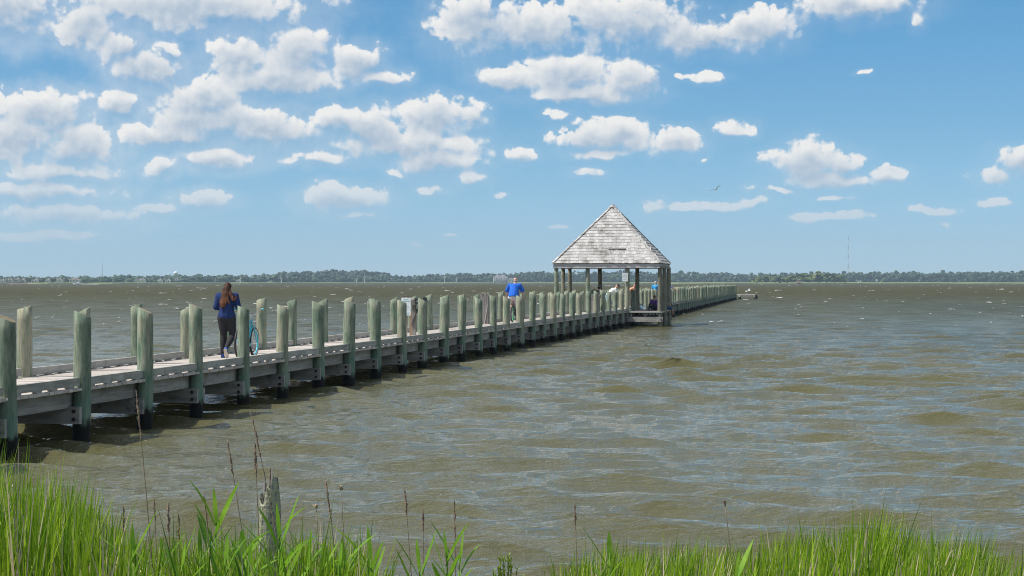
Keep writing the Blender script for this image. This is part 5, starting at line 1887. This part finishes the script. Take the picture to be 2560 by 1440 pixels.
def make_grass():
    gr = random.Random(77)
    V = []; Fq = []; tint = []
    Vd = []; Fd = []; td = []
    n = 0
    specs = []
    for i in range(30000):
        px = gr.uniform(-260, 2860)
        top = float(np.interp(px, GT_X, GT_Y))
        if top > 1500: continue
        if 930 < px < 1400 and gr.random() < 0.6: continue
        if 300 < px < 930 and gr.random() < 0.42: continue
        clump = 0.5 + 0.5 * math.sin(px * 0.05 + 1.7 * math.sin(px * 0.013)) * math.sin(px * 0.021 + 2)
        if gr.random() > 0.55 + 0.45 * clump: continue
        Y = gr.uniform(9.6, 12.6 if px > 300 else 13.2)
        if px > 1300 and gr.random() < 0.5: Y = gr.uniform(11.0, 12.7)
        specs.append((px, top, Y))
    for px, top, Y in specs:
        x0 = (px - 1280) * Y / F
        gz_ = ground_z(x0, Y)
        if gz_ < -0.15: continue
        r_ = gr.random()
        ft = 1.0 - 0.38 * r_ ** 1.4
        if gr.random() < 0.05: ft = gr.uniform(1.0, 1.12)
        ztop = H - (top - 22 - HY) * Y / F
        hgt = max(0.25, (ztop - gz_) * ft * gr.uniform(0.9, 1.07) * (0.93 + 0.09 * math.sin(px * 0.047 + 1.1) * math.sin(px * 0.019 + Y)))
        lean = gr.gauss(0.10 if px > 1300 else 0.02, 0.13) * hgt
        leany = gr.gauss(0, 0.08) * hgt
        curl = gr.uniform(0.6, 1.8) if gr.random() < 0.80 else gr.uniform(2.0, 3.2)
        wd = gr.uniform(0.0045, 0.0125) * (1.2 if px < 330 else 1.0)
        ang = gr.uniform(-0.9, 0.9)
        wx, wy = math.cos(ang) * wd, math.sin(ang) * wd
        dry = gr.random() < 0.13
        tv = min(1.0, max(0.0, gr.gauss(0.42 + 0.22 * math.sin(px * 0.031 + Y * 2.0), 0.24)))
        segs = 5
        pts = []
        for s in range(segs + 1):
            t = s / segs
            w = (1 - t ** 1.6) if s else 0.8
            drop = 0.0
            if curl > 2.0 and t > 0.6: drop = (t - 0.6) ** 2 * hgt * 1.4
            pts.append((x0 + lean * t ** curl, Y + leany * t ** curl, gz_ - 0.03 + hgt * t - drop, w))
        tgtV, tgtF, tgtT = (Vd, Fd, td) if dry else (V, Fq, tint)
        b = len(tgtV)
        for (x, y, z, w) in pts:
            tgtV.append((x - wx * w, y - wy * w, z)); tgtV.append((x + wx * w, y + wy * w, z))
            tgtT.append(tv); tgtT.append(tv)
        for s in range(segs):
            tgtF.append((b + 2 * s, b + 2 * s + 1, b + 2 * s + 3, b + 2 * s + 2))
    for nm, v, f_, t, mt, lb in (('marsh_grass', V, Fq, tint, 'grass', 'bright green marsh grass along the near bank'), ('dry_grass', Vd, Fd, td, 'dry', 'straw coloured dead blades among the marsh grass')):
        me = quick_mesh(nm, np.array(v), np.array(f_), M[mt], True)
        a = me.attributes.new('tint', 'FLOAT', 'POINT')
        a.data.foreach_set('value', np.array(t, dtype=np.float32))
        tag(inst(nm, me), lb, 'grass', kind='stuff')


make_grass()


def seed_stalk(top_px, top_py, bot_px, Y, label, head_len=0.16, bend=0.0, head='plume', lean_y=0.0):
    """one tall dry reed with its seed head, rooted in the bank"""
    tip = at(top_px, top_py, Y)
    xb = (bot_px - 1280) * Y / F
    gz_ = ground_z(xb, Y)
    base = Vector((xb, Y, max(gz_, -0.1) - 0.02))
    e = empty('seeding_reed', base)
    tag(e, label, 'reed', 'dry seeding reeds on the bank')
    d = tip - base
    L = d.length
    n = 8
    pts = []
    for i in range(n + 1):
        t = i / n
        pts.append(Vector((d.x * t ** 1.35, lean_y * t * t, d.z * t)))
    MB().path(pts, [0.0052 * (1 - 0.6 * i / n) for i in range(n + 1)], 5).build('stem', M['stalk'], e, True)
    hd_ = MB()
    rr = random.Random(int(top_px))
    dirn = (pts[-1] - pts[-2]).normalized()
    if head == 'plume':
        m = 16
        for i in range(m):
            t = i / m
            c = pts[-1] - dirn * head_len * (1 - t)
            r0 = 0.0095 * (1 - 0.6 * abs(t - 0.35)) * rr.uniform(0.5, 1.2)
            for q in range(2):
                off = Vector((rr.uniform(-1, 1), rr.uniform(-1, 1), 0)) * r0 * 0.9
                hd_.cap(c + off * 0.2, r0 * 0.65, c + off + dirn * 0.02, r0 * 0.35, 5)
    else:
        hd_.ell(pts[-1] + Vector((0, 0, 0.01)), (0.012, 0.010, 0.012), sub=1)
        for q in range(5):
            hd_.cap(pts[-1], 0.008, pts[-1] + Vector((rr.uniform(-.022, .022), rr.uniform(-.012, .012), rr.uniform(-0.012, .022))), 0.003, 5)
    hd_.build('seed_head', M['seed'] if head == 'plume' else M['dry'], e)
    return e


SEEDS = [
    (340, 976, 395, 10.6, 'tallest bent dry reed with a fluffy head crossing in front of the pier', 0.28, 'plume'),
    (627, 1031, 735, 10.8, 'tall dry reed leaning over the broken post with a curled brown head', 0.26, 'plume'),
    (568, 1100, 640, 10.9, 'dry reed with a dark upright head short of the broken post', 0.22, 'plume'),
    (637, 1108, 655, 11.2, 'slim dry reed whose brown head stands just over the broken post', 0.20, 'plume'),
    (675, 1175, 684, 11.3, 'short dark reed tip standing right behind the broken post', 0.14, 'plume'),
    (814, 1200, 862, 10.7, 'dark dry reed with a long knotted head beyond the broken post', 0.24, 'plume'),
    (852, 1222, 872, 11.2, 'thin reed with a small pale tuft beside the long knotted head', 0.05, 'tuft'),
    (790, 1268, 812, 11.0, 'thin reed with a bent pale tuft below the knotted head', 0.05, 'tuft'),
    (1012, 1228, 1045, 10.8, 'dark curved reed at the open gap in the grass', 0.14, 'plume'),
    (1057, 1275, 1062, 10.9, 'straight reed with a small brown head at the open gap', 0.12, 'plume'),
    (1136, 1252, 1142, 11.0, 'thin knotted reed above the broad leaves in the open gap', 0.24, 'plume'),
    (1437, 1262, 1446, 11.4, 'lone straight reed with a brown tip before the grassy side', 0.13, 'plume'),
    (1812, 1258, 1846, 11.3, 'bare curved dry stem in the long grass', 0.02, 'plume'),
    (308, 1270, 312, 10.6, 'stubby brown reed head at the edge of the thick grass', 0.16, 'plume'),
    (420, 1262, 428, 10.4, 'brown reed head beside the tallest dry reed', 0.16, 'plume'),
    (446, 1290, 452, 10.4, 'shorter dark reed head next to the brown one', 0.14, 'plume'),
    (385, 1250, 398, 11.3, 'pale tufted reed behind the tallest dry reed', 0.12, 'plume'),
    (510, 1240, 545, 10.6, 'leaning dark reed head among broad green shoots', 0.18, 'plume'),
]
for a in SEEDS:
    seed_stalk(a[0], a[1], a[2], a[3], a[4], a[5], head=a[6])


def leaf_blade(mb, base, az, L, w, up, droop):
    """one broad folded leaf"""
    d = Vector((math.cos(az), math.sin(az), 0))
    side = Vector((-math.sin(az), math.cos(az), 0))
    rings = []
    n = 7
    for i in range(n + 1):
        t = i / n
        c = Vector(base) + d * (L * math.sin(up) * t * (1 + 0.4 * droop * t)) + Vector((0, 0, L * math.cos(up) * t - droop * L * t * t * 0.7))
        ww = w * (math.sin(PI * min(1, t * 0.92 + 0.08)) ** 0.7) * (1 - 0.3 * t)
        fold = Vector((0, 0, ww * 0.45))
        rings.append([c - side * ww + fold, c, c + side * ww + fold])
    nv = len(mb.v)
    for r in rings: mb.v.extend(tuple(p) for p in r)
    for i in range(n):
        for q in range(2):
            mb.f.append((nv + i * 3 + q, nv + i * 3 + q + 1, nv + i * 3 + q + 4, nv + i * 3 + q + 3))


def reed_shoot(px, top_py, Y, nleaf, label, seed, spread=0.5, wide=0.016):
    r_ = random.Random(seed)
    x0 = (px - 1280) * Y / F
    gz_ = max(ground_z(x0, Y), -0.1)
    e = empty('reed_shoot', (x0, Y, gz_))
    tag(e, label, 'reed', 'broad leaved green shoots on the bank')
    top = H - (top_py - HY) * Y / F - gz_
    MB().path([(0, 0, -0.02), (0.01, 0, top * 0.5), (0.02, 0, top * 0.86)], [0.008, 0.006, 0.003], 6).build('stem', M['reed_leaf'], e, True)
    for i in range(nleaf):
        z = top * (0.34 + 0.52 * i / nleaf)
        az = (0 if i % 2 else PI) + r_.uniform(-0.7, 0.7)
        L = top * r_.uniform(0.26, 0.42)
        mb = MB()
        leaf_blade(mb, (0.01, 0, z), az, L, wide * r_.uniform(0.7, 1.25), r_.uniform(0.35, 0.8) * spread * 1.6, r_.uniform(0.0, 0.45))
        mb.build('leaf', M['reed_leaf'], e, True)
    mb = MB()
    leaf_blade(mb, (0.02, 0, top * 0.80), r_.uniform(0, 6), top * 0.22, wide * 0.8, 0.12, 0.0)
    mb.build('leaf', M['reed_leaf'], e, True)


SHOOTS = [(532, 1225, 10.6, 9, 'tall broad leaved shoot with dark plumes rising before the grass gap', 1), (596, 1330, 10.2, 8, 'leafy shoot low beside the broken post', 2), (612, 1360, 9.9, 7, 'short leafy shoot at the foot of the dark reed', 12),
          (690, 1262, 10.2, 10, 'broad shoot growing up against the broken post', 3), (700, 1340, 9.8, 8, 'drooping leafy shoot in front of the broken post', 4),
          (762, 1330, 10.4, 7, 'leafy shoot just past the broken post', 13), (918, 1318, 10.4, 7, 'narrow upright shoot at the end of the middle grass', 5), (1040, 1350, 10.3, 7, 'spreading broad leaves in the open gap', 6),
          (1110, 1330, 10.2, 8, 'curving broad leaf cluster beside the yellow green bush', 7), (1140, 1335, 10.4, 7, 'upright broad leaf blades in the open gap', 8),
          (1516, 1335, 10.6, 5, 'pale leafy shoot at the start of the long grass', 9), (1830, 1380, 9.6, 6, 'wide pale leaves lying over the long grass', 10), (838, 1360, 10.1, 7, 'leafy shoot under the knotted reed', 14)]
for px, ty, Y, nl, lb, sd_ in SHOOTS:
    reed_shoot(px, ty, Y, nl, lb, sd_, spread=0.9 if sd_ == 10 else 0.5, wide=0.028 if sd_ in (7, 8, 10) else 0.023)

ms = random.Random(31)
MIDW = ['low broad shoot in the thin grass ' + w for w in ('where the thick grass ends', 'under the tallest bent reed', 'behind the stubby brown reed head', 'by the leaning dark reed head', 'under the dark upright reed',
        'touching the broken post', 'close behind the broken post', 'just past the splintered post', 'between broken post and knotted reed', 'at the root of the knotted reed', 'under the small pale tuft', 'at the brink of the open gap')]
for i in range(12):
    reed_shoot(335 + i * 52 + ms.uniform(-12, 12), ms.uniform(1310, 1380), ms.uniform(9.7, 10.6), ms.choice((6, 7, 8)), MIDW[i], 60 + i, wide=ms.uniform(0.017, 0.025))
# yellow-green bush
Y = 10.4
bx = (1271 - 1280) * Y / F
e = empty('green_bush', (bx, Y, ground_z(bx, Y)))
tag(e, 'small yellow green feathery bush at the water edge', 'bush')
br = random.Random(9)
ztop = H - (1372 - HY) * Y / F - ground_z(bx, Y)
for i in range(9):
    a_ = (i - 4) / 4
    tipx = a_ * 0.085 + br.uniform(-0.015, 0.015)
    hgt = ztop * (1.0 - 0.12 * abs(a_) - br.uniform(0, 0.12))
    st_ = MB().path([(a_ * 0.02, 0, 0), (tipx * 0.7, 0, hgt * 0.6), (tipx, 0, hgt)], [0.005, 0.004, 0.002], 5).build('stem', M['stalk'], e)
    lf = MB()
    for j in range(90):
        t = br.uniform(0.45, 1.0)
        c = Vector((tipx * (0.7 + 0.3 * (t - 0.6) / 0.4) if t > 0.6 else tipx * t, 0, hgt * t))
        az = br.uniform(0, 2 * PI)
        leaf_blade(lf, c, az, br.uniform(0.022, 0.04), 0.0042, br.uniform(0.3, 0.9), 0.0)
    lf.build('leaves', M['goldenrod'], e, True)

# broken lichen post
Y = 11.2
pxc = 673
bx = (pxc - 1280) * Y / F
post = empty('broken_post', (bx, Y, -0.1))
tag(post, 'old broken wooden post with splintered top and yellow lichen', 'post')
pt = H - (1196 - HY) * Y / F + 0.1
rings = []
n = 18
pr = random.Random(4)
prf = [pr.uniform(-0.16, 0.06) for _ in range(n)]
for z in (0, 0.3, 0.6, 0.8, pt - 0.32, pt - 0.16):
    ring = []
    for t in range(n):
        a_ = t * 2 * PI / n
        rr = 0.066 * (1.06 - 0.05 * z) * (1 + 0.10 * math.sin(3 * a_ + 1) + 0.07 * math.sin(7 * a_ + z * 3) + pr.uniform(-0.04, 0.04))
        ring.append((rr * math.cos(a_), rr * math.sin(a_), z))
    rings.append(ring)
ring = []
for t in range(n):
    a_ = t * 2 * PI / n
    zz = pt + prf[t] * 0.45 - (0.10 if math.cos(a_) < -0.2 else 0.0)
    ring.append((0.059 * math.cos(a_), 0.059 * math.sin(a_), zz))
rings.append(ring)
ring2 = [(0.028 * math.cos(t * 2 * PI / n), 0.028 * math.sin(t * 2 * PI / n), pt - 0.18 + prf[t] * 0.4) for t in range(n)]
rings.append(ring2)
MB().loft(rings).build('shaft', M['lichen'], post, False)
for i in range(7):
    a_ = pr.uniform(0, 2 * PI)
    MB().box((0.043 * math.cos(a_), 0.043 * math.sin(a_), pt - 0.05 + pr.uniform(-0.06, 0.06)), (0.012, 0.016, pr.uniform(0.08, 0.14)), (pr.uniform(-.05, .05), pr.uniform(-.05, .05), a_), 0.2).build('splinter', M['grey_wood'], post)
